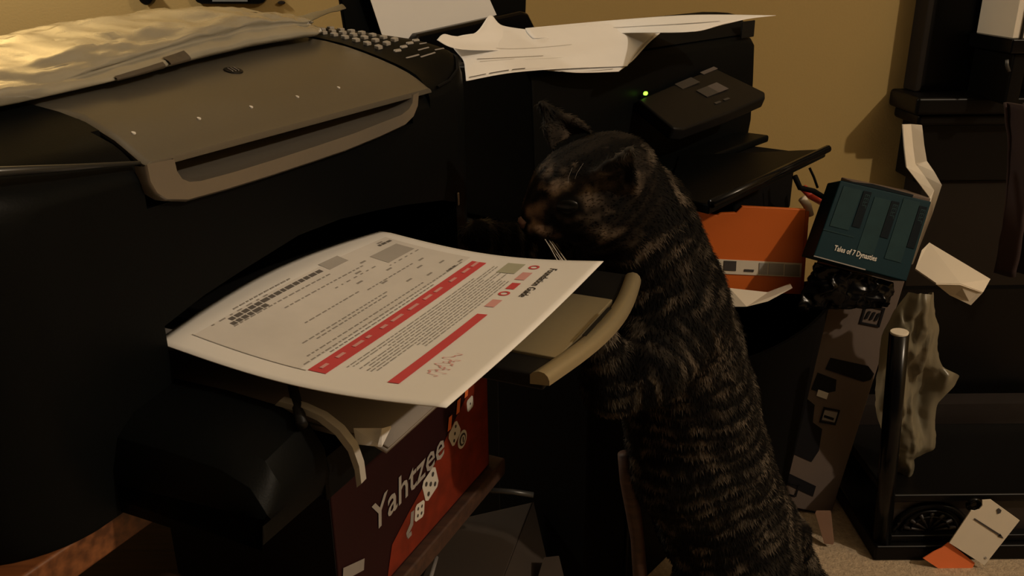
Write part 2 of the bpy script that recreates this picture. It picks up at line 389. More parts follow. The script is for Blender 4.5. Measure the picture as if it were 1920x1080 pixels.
text_mb(mb, 'Foundation Guide', .0078, lambda x, y: page_pt(.2005-x*.93, .1345+y, L0), bold=.00012, shear=.15)
mb.build('title', M['ink'], pg)
mb = MB()
def ringp(mb, cu_, cv_, r0, r1, n=20):
    vs_ = []; 
    for i in range(n):
        t_ = i*2*math.pi/n
        vs_ += [page_pt(cu_+r0*math.cos(t_), cv_+r0*math.sin(t_), L0), page_pt(cu_+r1*math.cos(t_), cv_+r1*math.sin(t_), L0)]
    mb.add(vs_, [(2*i, 2*i+1, (2*i+3) % (2*n), (2*i+2) % (2*n)) for i in range(n)])
ringp(mb, .2005, .1225, .0022, .0038); mb.build('round_badge', M['red'], pg)
mb = MB(); ringp(mb, .151, .1235, .0022, .0038); mb.build('round_badge', M['red'], pg)
mb = MB(); patch(mb, .159, .170, .1205, .1265); mb.build('square_badge', M['red'], pg)
for a_ in ((.176, .190, .119, .126), (.128, .140, .121, .1275)):
    mb = MB(); patch(mb, *a_); mb.build('pale_badge', M['redlight'], pg)
for (v_, u0, u1) in [(.1385, .030, .060), (.1415, .034, .052)]:
    mb = MB()
    pts = []
    for i in range(29):
        a = i/28; pts.append((u1+(u0-u1)*a, v_+.0032*math.sin(a*21)+.0018*math.sin(a*47)))
    for (ua, va), (ub, vb) in zip(pts, pts[1:]):
        mb.add([page_pt(ua, va-.0005, L0), page_pt(ub, vb-.0005, L0), page_pt(ub, vb+.0005, L0), page_pt(ua, va+.0005, L0)], [(0, 1, 2, 3)])
    mb.build('signature', M['redlight'], pg)
mb = MB(); patch(mb, .186, .205, .1015, .1145, n=6); mb.build('sage_square', M['green'], pg)
for a_ in ((.166, .200, .016, .031), (.129, .150, .001, .010)):
    mb = MB(); patch(mb, *a_); mb.build('grey_box', M['inkgrey'], pg)
mb = MB(); patch(mb, .0155, .2065, .003, .072, n=30, lift=.0004); mb.build('tinted_block', M['inklight'], pg)
mb = MB()
def textline(mb, u_from, u_to, v_, h_=.0011, lo=.002, hi=.008, gap=.0014):
    u_ = u_from
    while u_ > u_to:
        w = min(rnd.uniform(lo, hi), u_-u_to+.001)
        patch(mb, u_, u_-w, v_, v_+h_, n=2); u_ -= w+gap
for k, v_ in enumerate(np.arange(.0925, .1185, .0024)):
    st = .196 if k % 3 else .170
    en = [.028, .030, .060, .028, .034, .028][k % 6]
    if k > 7: st, en = .172, .066
    textline(mb, st, en, v_, .0008)
mb.build('small_text', M['inkmid'], pg)['kind'] = 'stuff'
mb = MB()
for v_, a, b in [(.0735, .150, .04), (.0705, .195, .02), (.066, .150, .03), (.0575, .12, .05), (.0545, .125, .04), (.0435, .175, .12), (.0405, .115, .06), (.0335, .20, .16), (.027, .155, .11), (.0205, .150, .07), (.013, .124, .036), (.0035, .075, .025), (.0005, .1, .05)]:
    textline(mb, a, b, v_, .0011, .0015, .005, .004 if a-b < .05 else .0016)
for u_, v_ in [(.196, .006), (.188, .044), (.176, .05), (.16, .036), (.142, .024), (.158, .017), (.13, .033), (.168, .062), (.152, .056), (.192, .058), (.14, .045), (.2, .068)]:
    patch(mb, u_, u_-.006, v_, v_+.0016, n=2)
mb.build('body_text', M['inkmid'], pg)['kind'] = 'stuff'
for a_ in ((.124, .04, .0055, .0032, .003, .007, .001), (.066, .036, .0095, .0032, .003, .007, .001), (.203, .188, .0085, .0024, .004, .006, .001), (.187, .176, .0695, .002, .004, .005, .001)):
    mb = MB(); textline(mb, *a_); mb.build('heading', M['headink'], pg)['kind'] = 'stuff'
mb = MB(); patch(mb, .0150, .0156, .002, .074, n=1); patch(mb, .0150, .0156, .074, .076, n=1)
for i in range(20): patch(mb, .0150, .0155, .003+i*.0035, .003+(i+1)*.0035, n=1)
mb.build('frame_line', M['inkgrey'], pg)

# sheets waiting in the lower tray
ps = root('blank_sheets', A(.1, .0, .345), 'plain paper stack coloured grey for shade in the lower tray under the printed page', 'paper')
def sheet2(a, b, off=0):
    u = .016+.20*a; v = -.10+.222*b
    z = .3565 - .004*max(0, (b-.93)/.07)**2
    return A(u, v, z+off)
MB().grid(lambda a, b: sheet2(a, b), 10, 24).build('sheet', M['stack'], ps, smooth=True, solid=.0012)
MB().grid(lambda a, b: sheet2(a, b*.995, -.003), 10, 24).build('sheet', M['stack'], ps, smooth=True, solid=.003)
q = [atz(663, 806, .3605), atz(722, 806, .3605), atz(712, 838, .3535), atz(668, 833, .3535)]
MB().slab(q, (0, 0, .0010)).build('folded_corner', M['paper'], ps)
q = [atz(716, 808, .3618), atz(733, 803, .3618), atz(716, 838, .3545), atz(709, 838, .3545)]
MB().slab(q, (0, 0, .0014)).build('corner_fold', M['paper'], ps)

# ============================================================ PLASTIC BAG ON THE LID
def bag_pt(s, t):
    # s along u, t around the cross-section
    u = -.20+.515*s
    vf = float(np.interp(u, [-.2, -.011, .068, .135, .197, .281, .32], [-.052, -.061, -.071, -.082, -.091, -.099, -.117]))
    d = .106; h = float(np.interp(u, [-.2, -.05, .02, .08, .14, .20, .26, .29, .318], [.009, .0115, .013, .016, .0205, .0225, .020, .016, .007]))
    k = min(1, (1-s)/.04, s/.04)**.5
    a = t*2*math.pi
    c, sn = math.cos(a), math.sin(a)
    ex = .55
    cc = math.copysign(abs(c)**ex, c); ss = math.copysign(abs(sn)**ex, sn)
    v = vf-d/2+cc*d/2*(.85+.15*k)
    zb = T(v)+.0012
    zz = zb+h*(.5+.5*ss)
    p = A(u, v, zz)
    up = (.5+.5*ss)
    f = .0034*fbm((u*1.0, v*2, zz*2), 16, 2)*up + .0022*fbm((u*.7, v*2.0, zz*4), 55, 9)*up
    crease = .0035*math.sin(u*22+v*60+3*nz((u, v, zz), 9, 4))*up
    fr_ = max(0, c)*min(1, max(0, (u-.0)/.05))
    ind = (-.0075*math.exp(-((up-.70)/.10)**2)+.0035*math.exp(-((up-.35)/.2)**2))*fr_
    return p + A.n*ind + A.n*(f+crease)*.8*(1 if cc > 0 else -.3) + Z*(f*.9*up)
bag = MB(); NS, NT = 120, 64
bag.loft([[bag_pt(i/NS, j/NT) for j in range(NT)] for i in range(NS+1)])
bg = root('plastic_bag', A(.05, -.15, T(-.15)), 'crumpled clear-plastic bag with pale contents lying on the silver printer lid', 'bag')
bag.build('pouch', M['plastic'], bg, smooth=True)
def flap(a, b):
    u = .295+.10*b; v = -.128-.045*a*(1-.7*b)-.02*b
    return A(u, v, T(v)+.008+.007*b+.003*b*math.sin(a*5)+.002*fbm((u, v, 0), 40, 1))
MB().grid(flap, 16, 12).build('loose_end', M['film'], bg, smooth=True, solid=.0008)
for (s0, s1, t0, t1) in [(.490, .572, -.045, .000), (.582, .622, -.035, .008)]:
    MB().grid(lambda a, b: bag_pt(s0+(s1-s0)*a, (t0+(t1-t0)*b) % 1.0)+A.n*.0020, 24, 5).build('printed_strip', M['stripink'], bg, smooth=True)

# ============================================================ SECOND PRINTER
tb = root('side_cabinet', B(.25, -.15, FLOOR), 'black cabinet under the rear printer, closed in to keep the gap dark', 'cabinet')
MB().box(B, -.02, .53, -.33, .005, .285, .312).build('tabletop', M['blackmatte'], tb, bevel=.003)
MB().box(B, -.01, .52, -.32, -.004, FLOOR+.03, .285).build('case', M['blackmatte'], tb, bevel=.002)  # closed black case added so the area under the printer stays dark
MB().box(B, .0, .51, -.31, -.02, FLOOR, FLOOR+.03).build('plinth', M['blackmatte'], tb)
for u0, u1 in ((.0, .252), (.258, .51)):
    d_ = MB().box(B, u0, u1, -.0035, .004, FLOOR+.04, .278).build('door', M['blackmatte'], tb, bevel=.002)
    MB().disc(B(.24 if u0 < .1 else .27, .004, .20), B.w*.008, Z*.008, B.n*.012, 14).build('knob', M['blackgloss'], d_, bevel=.002)
p2 = root('inkjet_printer', B(.25, -.12, .312), 'black inkjet printer against the wall with a tilted control panel and green light', 'printer')
W2 = .50
prof = [(-.26, .318), (-.005, .314), (.004, .325), (.008, .36), (.006, .42), (.003, .470), (-.004, .4805), (-.02, .4825), (-.26, .470)]
MB().loft([[B(u, v*k, .4+(z-.4)*k) for v, z in prof] for u, k in ((0, .97), (.006, 1), (W2-.045, 1), (W2-.02, .985), (W2-.006, .96), (W2, .93))]).build('body', M['black'], p2, bevel=.002)
lidp = [(-.002, .4815), (-.010, .487), (-.024, .4985), (-.036, .5055), (-.055, .508), (-.085, .5075), (-.098, .498), (-.10, .480)]
rr = []
for u, k, dz in ((.004, .96, -.004), (.012, 1, -.001), (.25, 1, .000), (W2-.03, .8, .002), (W2-.006, .7, .0), (W2, .62, -.003)):
    rr.append([B(u, v*k if v < 0 else v, z+(dz if z > .49 else 0)) for v, z in lidp])
MB().loft(rr).build('scanner_lid', M['blackmatte'], p2, bevel=.002)
MB().box(B, W2-.05, W2-.012, .0035, .0062, .478, .500).build('brand_plate', M['darkgrey'], p2, bevel=.001)
# tilted control panel
def on2(x, y, v): return B.atv(x, y, v)
pt = [on2(1196, 186, .012), on2(1338, 126, .012), on2(1446, 178, .075), on2(1270, 246, .075)]
P4 = [B(*q) for q in pt]
nrm = np.cross(P4[1]-P4[0], P4[3]-P4[0]); nrm /= np.linalg.norm(nrm)
if nrm[2] < 0: nrm = -nrm
def pan(a, b, h=0): return (P4[0]*(1-a)+P4[1]*a)*(1-b)+(P4[3]*(1-a)+P4[2]*a)*b+nrm*h
ctrl = MB().slab([pan(.0, .0), pan(.5, .0), pan(1, 0), pan(1.0, .9), pan(.93, 1.0), pan(.5, 1.03), pan(.06, 1.0), pan(0, .9)], -nrm*.016).build('control_panel', M['darkgrey'], p2, bevel=.003)
def pbox(a0, a1, b0, b1, h, mt, name):
    MB().slab([pan(a0, b0, .0002), pan(a1, b0, .0002), pan(a1, b1, .0002), pan(a0, b1, .0002)], nrm*h).build(name, M[mt], ctrl)
pbox(.44, .66, .02, .19, .0008, 'panelgrey', 'button'); pbox(.52, .66, .33, .55, .0008, 'panelgrey', 'button'); pbox(.66, .78, .33, .55, .0008, 'panelpale', 'button')
pbox(.80, 1.0, .0, .07, .0008, 'panelpale', 'screen_edge')
pbox(.50, .56, .72, .76, .0006, 'panelgrey', 'button'); pbox(.60, .66, .72, .76, .0006, 'panelgrey', 'button')
MB().disc(B(*on2(1209, 175, .012)), B.w*.0035, Z*.0022, B.n*.002, 14).build('status_light', M['led'], p2)
# output tray of the second printer
q = [atz(1550, 279, .372), atz(1272, 291, .352), atz(1250, 366, .352), atz(1330, 384, .360)]
ot = MB().slab(q, (0, 0, -.010)).build('output_tray', M['black'], p2, bevel=.002)
MB().tube([atz(1552, 279, .374), atz(1444, 330, .369), atz(1334, 382, .363)], .0045, 10).build('tray_rim', M['blackgloss'], ot, smooth=True)
MB().box(B, .265, .435, .008, .105, .262, .340).build('paper_cassette', M['blackmatte'], p2, bevel=.004)
MB().box(B, .12, W2-.03, .0, .05, .340, .350).build('tray_hinge', M['black'], p2, bevel=.003)
MB().tube([aty(1518, 315, 1.02), aty(1526, 332, 1.02), aty(1533, 352, 1.02)], .0016, 6).build('tray_stay', M['blackmatte'], p2, smooth=True)
# rear paper support
YV = -.23
def rs(x, y, v=YV): return B(*on2(x, y, v))
MB().slab([rs(652, 75), rs(640, 0), rs(625, -70), rs(990, -90), rs(985, 75)], -B.n*.006-Z*.001).build('paper_support', M['black'], p2, bevel=.002)
MB().slab([rs(762, 120, YV+.028), rs(762, 72, YV+.028), rs(770, 62, YV+.028), rs(962, 20, YV+.028), rs(976, 24, YV+.028), rs(990, 52, YV+.028), rs(994, 100, YV+.028)], B.n*.014).build('feeder_bar', M['blackgloss'], p2, bevel=.004)
sh = root('feeder_sheet', rs(800, 40, YV+.014), 'white sheet standing in the rear feeder of the black printer', 'paper')
MB().slab([rs(722, 85, YV+.014), rs(694, 0, YV+.014), rs(672, -70, YV+.014), rs(888, -85, YV+.014), rs(918, 0, YV+.014), rs(945, 60, YV+.014)], B.n*.0006).build('sheet', M['paper'], sh)

# loose papers on the second printer
def poly_sheet(name, label, px, z0, droop, mt='paper', seed=1, thick=.0005, cat='paper', curl=()):
    """a sheet on top of the rear printer: outline taken on its lid plane, bent over the front edge"""
    pts = [np.array(atz(x, y, z)) for (x, y, z) in px]
    o = root(name, np.mean(pts, axis=0), label, cat, 'loose sheets on the rear printer')
    return o, pts
def quad_grid(o, c, n, m, sag, mt, name='sheet', spikes=None, thick=.0005):
    c = [np.array(p) for p in c]
    def fn(a, b):
        p = (c[0]*(1-a)+c[1]*a)*(1-b)+(c[3]*(1-a)+c[2]*a)*b
        return p+Z*sag(a, b)
    return MB().grid(fn, n, m).build(name, M[mt], o, smooth=True, solid=thick)
o = root('loose_sheet', B(.1, -.02, .512), 'large printed sheet draped over the front left edge of the rear printer', 'paper')
def topz(x, y, z): return np.array(atz(x, y, z))
def bv(x, y, v): return B(*on2(x, y, v))
# rows go from the back edge down to the drooping front edge, columns left to right
_pn = np.array([0, 0, 1.0])+B.n*.46; _pn /= np.linalg.norm(_pn)
def tl_(x, y, h=0.0): return atpl(x, y, B(0, .025, .479)+_pn*h, _pn)
rows = [
    [tl_(985, 56), tl_(1060, 52), tl_(1150, 45), tl_(1250, 40)],
    [tl_(868, 66, .001), tl_(960, 72), tl_(1100, 62), tl_(1240, 50)],
    [tl_(848, 84, .001), tl_(960, 92), tl_(1090, 82), tl_(1228, 64)],
    [tl_(868, 112), tl_(960, 108, -.0012), tl_(1080, 100, -.0012), tl_(1210, 80)],
    [tl_(872, 132), tl_(965, 118, -.001), tl_(1075, 112, -.001), tl_(1194, 98)],
    [tl_(874, 152), tl_(962, 136), tl_(1070, 128), tl_(1176, 124)],
]
def rowsurf(rows):
    from_r = [np.array(r) for r in rows]; R_ = len(rows); C_ = len(rows[0])
    def cr(p0, p1, p2_, p3, t_): return .5*((2*p1)+(-p0+p2_)*t_+(2*p0-5*p1+4*p2_-p3)*t_*t_+(-p0+3*p1-3*p2_+p3)*t_**3)
    def line(arr, s_):
        n_ = len(arr)-1; x_ = min(s_*n_, n_-1e-6); i = int(x_); f_ = x_-i
        g = lambda k: arr[min(max(k, 0), n_)]
        return cr(g(i-1), g(i), g(i+1), g(i+2), f_)
    def fn(a, b): return line([line(list(r), a) for r in from_r], b)
    return fn
f1 = rowsurf(rows)
MB().grid(f1, 40, 40).build('sheet', M['paper'], o, smooth=True, solid=.0004)
def mark(o, fn, a0, a1, b0, b1, mt, name, lift):
    MB().grid(lambda a, b: fn(a0+(a1-a0)*a, b0+(b1-b0)*b)+np.array(lift), 16, 2).build(name, M[mt], o, smooth=True)
LF = B.n*.0009+Z*.0007
for a0, a1, b0, b1, mt in [(.03, .16, .93, .942, 'ink'), (.18, .30, .93, .945, 'ink'), (.32, .40, .93, .943, 'ink'), (.12, .50, .60, .612, 'inkmid'), (.13, .34, .66, .668, 'inkgrey'), (.40, .60, .70, .708, 'inklight'), (.08, .62, .40, .406, 'inkgrey'), (.03, .52, .955, .96, 'inklight')]:
    mark(o, f1, a0, a1, b0, b1, mt, 'print_line', LF)
# raised curled corner of the sheet behind
o = root('curled_sheet', B(.02, -.1, .512), 'white sheet with two corners curling up at the left end of the rear printer', 'paper')
c = [topz(840, 90, .513), topz(1000, 92, .513), topz(1000, 58, .514), topz(880, 62, .514)]
f2 = rowsurf([[bv(893, 73, -.035), bv(918, 29, -.050), bv(942, 48, -.056), tl_(1000, 57, -.0015)],
              [bv(868, 76, -.026), bv(908, 56, -.034), tl_(950, 68, -.001), tl_(1005, 66, -.0015)],
              [bv(834, 64, -.016), bv(872, 78, -.018), tl_(950, 80, -.0015), tl_(1010, 78, -.0015)],
              [bv(819, 75, -.006), bv(860, 92, .000), tl_(950, 94, -.002), tl_(1010, 90, -.002)]])
MB().grid(f2, 24, 18).build('sheet', M['paper'], o, smooth=True, solid=.0004)
o = root('pamphlet', B(.2, .0, .505), 'white pamphlet under the draped sheet, middle of the rear printer top', 'paper')
f3 = rowsurf([[tl_(1040, 70, -.0022), tl_(1120, 66, -.0022), tl_(1238, 62, -.0022)],
              [tl_(1020, 112, -.003), tl_(1110, 106, -.003), tl_(1215, 82, -.002)],
              [tl_(1006, 128, -.003), tl_(1085, 130, -.003), tl_(1188, 112, -.002)],
              [tl_(1000, 128, -.003), tl_(1080, 136, -.003), tl_(1160, 134, -.002)]])
MB().grid(f3, 24, 20).build('cover', M['paper'], o, smooth=True, solid=.0008)
MB().grid(lambda a, b: f3(.80+.14*a, .03+.14*b)+LF*1.5, 6, 4).build('red_mark', M['redlight'], o, smooth=True)
MB().grid(lambda a, b: f3(.10+.75*a, .88+.02*b)+LF, 16, 1).build('fold_line', M['inkmid'], o, smooth=True)
o = root('wide_sheet', B(.35, -.03, .512), 'white sheet reaching past the right end of the rear printer', 'paper')
f4 = rowsurf([[tl_(985, 53, .0012), tl_(1150, 38, .0012), topz(1300, 28, .5185), topz(1455, 29, .5175)],
              [tl_(990, 62, .0012), tl_(1160, 52, .0012), topz(1300, 44, .5165), topz(1400, 36, .5155)],
              [tl_(1000, 72, .0012), tl_(1170, 62, .0012), topz(1290, 60, .5130), topz(1342, 50, .5135)]])
MB().grid(f4, 40, 14).build('sheet', M['paper'], o, smooth=True, solid=.0004)
MB().grid(lambda a, b: f4(.1+.7*a, .5+.03*b)+Z*.0008, 24, 1).build('print_line', M['inkgrey'], o, smooth=True)

# ============================================================ WALL THINGS AT THE TOP EDGE
fr = root('picture_frame', aty(430, -30, YW-.01), 'black rounded frame with blue-grey glass on the wall, bottom edge in view', 'picture')
Yp = YW-.012
fp = [aty(x, y, Yp) for x, y in [(364, -90), (362, -6), (368, 4), (378, 8), (484, 8), (494, 5), (500, -3), (500, -90)]]
MB().slab(fp, (0, .012, 0)).build('frame', M['blackgloss'], fr, bevel=.002)
MB().slab([aty(x, y, Yp-.0015) for x, y in [(398, -80), (398, 3), (464, 3), (464, -80)]], (0, .001, 0)).build('glass', M['bluegrey'], fr)
MB().disc(aty(271, -8, YW-.02), X*.0125, Z*.015, (0, .02, 0), 20)
hk = MB().disc(aty(271, -8, YW-.02), X*.0125, Z*.015, (0, .02, 0), 20).build('wall_disc', M['blackgloss'], bevel=.003)
tag(hk, 'small round black disc on the wall above the left end of the bag', 'disc')
hk = MB().disc(aty(527, 5, YW-.006), X*.0062, Z*.003, (0, .006, 0), 14).build('wall_hook', M['cabside'], bevel=.001)
tag(hk, 'tiny dark wall hook just right of the black frame', 'hook')

# ============================================================ RED GAME BOX ON THE LOWER SHELF
gb = root('game_box', A(.2, -.08, .128), 'dark red dice game box standing on the lower shelf below the tray', 'box')
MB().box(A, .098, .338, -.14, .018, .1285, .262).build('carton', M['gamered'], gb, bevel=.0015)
MB().box(A, .0972, .0979, -.138, .0165, .130, .2605).build('end_shade', M['printink'], gb)  # near-black cover added on the left end, standing in for shade
VF = .0186
def gp_(u, z, l=0): return A(u, VF+l, z)
mb = MB(); mb.add([gp_(u, z) for u, z in [(.155, .132), (.335, .132), (.335, .236), (.322, .247), (.308, .24), (.295, .224), (.26, .206), (.225, .184), (.19, .170), (.165, .158)]], [tuple(range(10))])
mb.build('fiery_artwork', M['gamehot'], gb)
mb = MB(); text_mb(mb, 'Yahtzee', .040, lambda x, y: gp_(.140+x*.86, .184+y*.85+x*.05, .0004), bold=.0004, shear=.1)
mb.build('lettering', M['shadedprint'], gb)  # white lettering greyed in its colour for the tray's shadow
def die(cu, cz, s, ang, pips, nm='printed_die'):
    c_, s_ = math.cos(ang), math.sin(ang)
    g = lambda x, y, l: gp_(cu+c_*x-s_*y, cz+s_*x+c_*y, l)
    mb = MB(); k = s*.7
    mb.add([g(x, y, .0004) for x, y in [(-s, -k), (-k, -s), (k, -s), (s, -k), (s, k), (k, s), (-k, s), (-s, k)]], [tuple(range(8))], 0)
    for px_, py_ in pips:
        mb.add([g(px_*s+.17*s*math.cos(t_), py_*s+.2*s*math.sin(t_), .0007) for t_ in np.arange(10)*.628], [tuple(range(10))], 1)
    mb.build(nm, [M['whiteprint'], M['ink']], gb)
die(.226, .176, .0115, .25, [(-.5, -.5), (.5, .5), (-.5, .5), (.5, -.5), (0, 0)])
die(.207, .162, .0075, -.2, [(-.4, -.4), (.4, .4), (-.4, .4), (.4, -.4)])
die(.270, .200, .009, .5, [(0, 0), (.5, .5), (-.5, -.5)])
die(.300, .214, .006, .1, [(0, 0)])
mb = MB(); n = 24
for (a, b, mi, l) in [(.0085, .0085, 0, .0004), (.0060, .0060, 1, .0007), (.0040, .0040, 0, .001)]:
    mb.add([gp_(.2835+a*math.cos(t_), .187+b*math.sin(t_), l) for t_ in np.arange(n)*2*math.pi/n], [tuple(range(n))], mi)
mb.add([gp_(.2835+x, .187+y, .0013) for x, y in [(-.001, -.0028), (.001, -.0028), (.001, .0028), (-.001, .0028)]], [(0, 1, 2, 3)], 1)
mb.build('round_seal', [M['whiteprint'], M['ink']], gb)
mb = MB(); mb.add([gp_(u, z, .0004) for u, z in [(.1005, .172), (.126, .163), (.128, .172), (.1025, .182)]], [(0, 1, 2, 3)]); mb.build('white_stripe', M['greyprint'], gb)
mb = MB(); mb.add([gp_(u, z, .0004) for u, z in [(.186, .150), (.196, .156), (.199, .168), (.194, .169), (.192, .160), (.185, .155)]], [tuple(range(6))]); mb.add([gp_(u, z, .0004) for u, z in [(.187, .148), (.193, .148), (.193, .152), (.187, .152)]], [(0, 1, 2, 3)]); mb.build('curl_artwork', M['greyprint'], gb)
for k in range(3):
    mb = MB(); mb.add([gp_(.262+.016*k+x, .214+.008*k+y, .0004) for x, y in [(-.004, -.006), (.002, -.006), (.005, .006), (-.001, .006)]], [(0, 1, 2, 3)]); mb.build('figure_print', M['orangetag'], gb)

# ============================================================ BROWN BOX BELOW THE SHELF
bx = root('cardboard_box', atz(900, 1080, FLOOR), 'dark brown cardboard box with slanted flaps on the floor left of the cat', 'box')
zb = .035
q = [atz(845, 975, zb), atz(1000, 940, zb+.012), atz(1040, 1080, zb-.01), atz(880, 1250, zb-.03), atz(700, 1250, zb-.02), atz(760, 1100, zb-.01)]
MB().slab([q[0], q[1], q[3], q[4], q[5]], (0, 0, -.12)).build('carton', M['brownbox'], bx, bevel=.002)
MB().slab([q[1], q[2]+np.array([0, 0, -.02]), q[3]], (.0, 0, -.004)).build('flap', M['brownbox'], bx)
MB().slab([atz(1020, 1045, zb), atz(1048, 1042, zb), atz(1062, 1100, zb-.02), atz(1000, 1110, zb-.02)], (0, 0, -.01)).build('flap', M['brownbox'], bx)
MB().tube([atz(818, 1045, zb+.004), atz(808, 1080, zb+.004), atz(800, 1120, zb+.004)], .0022, 8).build('cord', M['greyprint'], bx, smooth=True)
tw = root('shade_block', B(.10, .05, FLOOR), 'black block added to fill the shaded gap between shelf and cat', 'box')
MB().box(B, -.070, .19, .012, .130, FLOOR, .225).build('case', M['blackmatte'], tw, bevel=.003)  # added black mass that keeps the shaded floor beside the cat dark
MB().box(B, .005, .009, .130, .1325, FLOOR+.02, .225).build('edge_strip', M['darkgrey'], tw, bevel=.0008)
MB().box(B, -.06, .18, .1303, .1316, .190, .192).build('seam', M['darkgrey'], tw)
rod = MB().tube([aty(912, 919, .70), aty(960, 922, .70), aty(1000, 928, .70)], .0028, 8).build('metal_rod', M['steel'], smooth=True)
tag(rod, 'thin dull metal rod lying behind the end of the wooden shelf', 'rod')
lg = MB().tube([aty(1170, 850, .690), aty(1178, 900, .690), aty(1188, 960, .690), aty(1195, 1010, .690), aty(1215, 1280, .690)], [.006, .008, .0075, .0065, .009], 12).build('turned_leg', M['woodd'], smooth=True)
sc_ = MB().slab([atz(1528, 962, FLOOR+.04), atz(1556, 962, FLOOR+.04), atz(1562, 1022, FLOOR+.006), atz(1545, 1020, FLOOR+.006)], (.002, .002, .003)).build('card_scrap', M['brownscrap'], bevel=.0006)
tag(sc_, 'small brown card scrap on the carpet at the foot of the long carton', 'scrap')
tag(lg, 'reddish brown wooden furniture leg behind the belly of the cat', 'leg')

# ============================================================ ORANGE FOLDER BOX AND BIN BEHIND THE CAT
YO = .98
def oy(x, y, d=0): return aty(x, y, YO+d)
ob = root('orange_box', oy(1400, 560), 'bright orange box with notched top edge and a black and white label strip', 'box')
outl = [(1262, 376), (1292, 378), (1302, 388), (1320, 392), (1330, 402), (1345, 404), (1352, 400), (1380, 399), (1392, 387), (1511, 393), (1500, 552), (1262, 545)]
MB().slab([oy(x, y) for x, y in outl], (0, .006, 0)).build('front_panel', M['orange'], ob, bevel=.001)
MB().slab([oy(x, y, .10) for x, y in [(1270, 470), (1490, 480), (1490, 530), (1270, 520)]], (0, .006, 0)).build('back_panel', M['orange'], ob)
MB().slab([oy(1511, 396, .006), oy(1500, 552, .006), oy(1500, 552, .006)+Y*.10, oy(1511, 440, .006)+Y*.10], (.004, 0, 0)).build('side_panel', M['orange'], ob)
MB().slab([oy(x, y, -.0012) for x, y in [(1262, 482), (1504, 494), (1502, 520), (1262, 509)]], (0, .001, 0)).build('label_strip', M['card'], ob)
for x0, x1, mt, y0, y1 in [(1320, 1348, 'ink', 487, 505), (1358, 1381, 'ink', 489, 507), (1424, 1440, 'inkmid', 493, 514), (1442, 1470, 'inkmid', 494, 515), (1472, 1500, 'inkmid', 496, 517)]:
    MB().slab([oy(x0, y0, -.002), oy(x1, y0+1, -.002), oy(x1-1, y1+1, -.002), oy(x0-1, y1, -.002)], (0, .0006, 0)).build('print_shade_patch', M[mt], ob)  # right-hand mid-tone patches paint the shadowed end of the strip
MB().slab([oy(x, y, -.002) for x, y in [(1396, 505), (1414, 506), (1413, 510), (1395, 509)]], (0, .0006, 0)).build('barcode', M['ink'], ob)
cr = root('cream_card', oy(1420, 560, -.03), 'cream card standing inside the black bin below the orange box', 'card')
MB().slab([oy(1368, 540, -.02), oy(1440, 548, -.02), oy(1482, 532, -.02), oy(1486, 540, -.03), oy(1440, 565, -.035), oy(1400, 575, -.035), oy(1372, 575, -.03)], (0, .003, -.001)).build('sheet', M['paper2'], cr)
bn = root('waste_bin', atz(1420, 850, FLOOR), 'black open bin behind the cat holding the orange box', 'bin')
def ring(cx, cy, z, rx, ry, n=32): return [np.array([cx+rx*math.cos(t_), cy+ry*math.sin(t_), z+ .10*(rx*math.cos(t_))/.1*.55]) for t_ in np.arange(n)*2*math.pi/n]
cb = aty(1425, 560, .985)
rings = [ring(cb[0], cb[1], FLOOR+.005, .001, .001), [np.array([p[0], p[1], FLOOR+.002]) for p in ring(cb[0], cb[1], 0, .055, .055)], ring(cb[0], cb[1], cb[2]-.035, .082, .072), ring(cb[0], cb[1], cb[2]-.032, .085, .075), ring(cb[0], cb[1], cb[2]-.032, .080, .070), ring(cb[0], cb[1], FLOOR+.05, .05, .05)]
MB().loft(rings[1:], caps=True).build('shell', M['blackmatte'], bn, smooth=True).modifiers.new('es', 'EDGE_SPLIT').split_angle = math.radians(50)

# cables at the wall
for nm, lab, pts, r_, mt in [
    ('power_cord', 'black cord hanging from the rear tray beside the orange box', [(1490, 330, 1.05), (1500, 352, 1.05), (1525, 358, 1.06), (1548, 372, 1.08), (1556, 420, 1.1), (1556, 470, 1.12)], .0035, 'blackmatte'),
    ('red_cord', 'short red plug and cord beside the black cord at the wall', [(1506, 352, 1.10), (1522, 368, 1.10), (1540, 378, 1.11), (1552, 372, 1.12)], .0050, 'redplug'),
    ('white_cord', 'pale cord end below the red plug at the wall', [(1504, 372, 1.09), (1514, 386, 1.09), (1518, 404, 1.09)], .0055, 'paper2')]:
    c_ = MB().tube([aty(*p) for p in pts], r_, 10).build(nm, M[mt], smooth=True); tag(c_, lab, 'cable')

# ============================================================ LONG CARTON, TEAL BOX
ct = root('long_carton', atz(1530, 965, FLOOR), 'long pale carton with dark printed symbols leaning behind the black post', 'carton')
Rb, Rt = np.array(atz(1558, 966, FLOOR)), np.array(aty(1746, 372, .99))
ax_ = Rt-Rb; LEN = np.linalg.norm(ax_); ax_ /= LEN
vd = (Rb+Rt)/2-CAM; vd /= np.linalg.norm(vd)
ex_ = np.cross(ax_, vd); ex_ /= np.linalg.norm(ex_)
if ex_[0] < 0: ex_ = -ex_
ey_ = np.cross(ex_, ax_); 
if ey_@vd < 0: ey_ = -ey_
# turn the box slightly so its left side shows
tr = math.radians(-24); ex2 = ex_*math.cos(tr)-ey_*math.sin(tr); ey2 = ex_*math.sin(tr)+ey_*math.cos(tr)
CW = .084
class CF:
    def __call__(s, x, y, z): return Rb+ex2*x+ey2*y+ax_*z
CFR = CF()
MB().box(CFR, -CW, 0, 0, .075, .0, LEN).build('box', M['carton'], ct, bevel=.0015)
def cpat(pts, mt, name, l=-.0008): 
    mb = MB(); mb.slab([CFR(x, l, z) for x, z in pts], ey2*.0006); mb.build(name, M[mt], ct)
def cz(f): return f*LEN
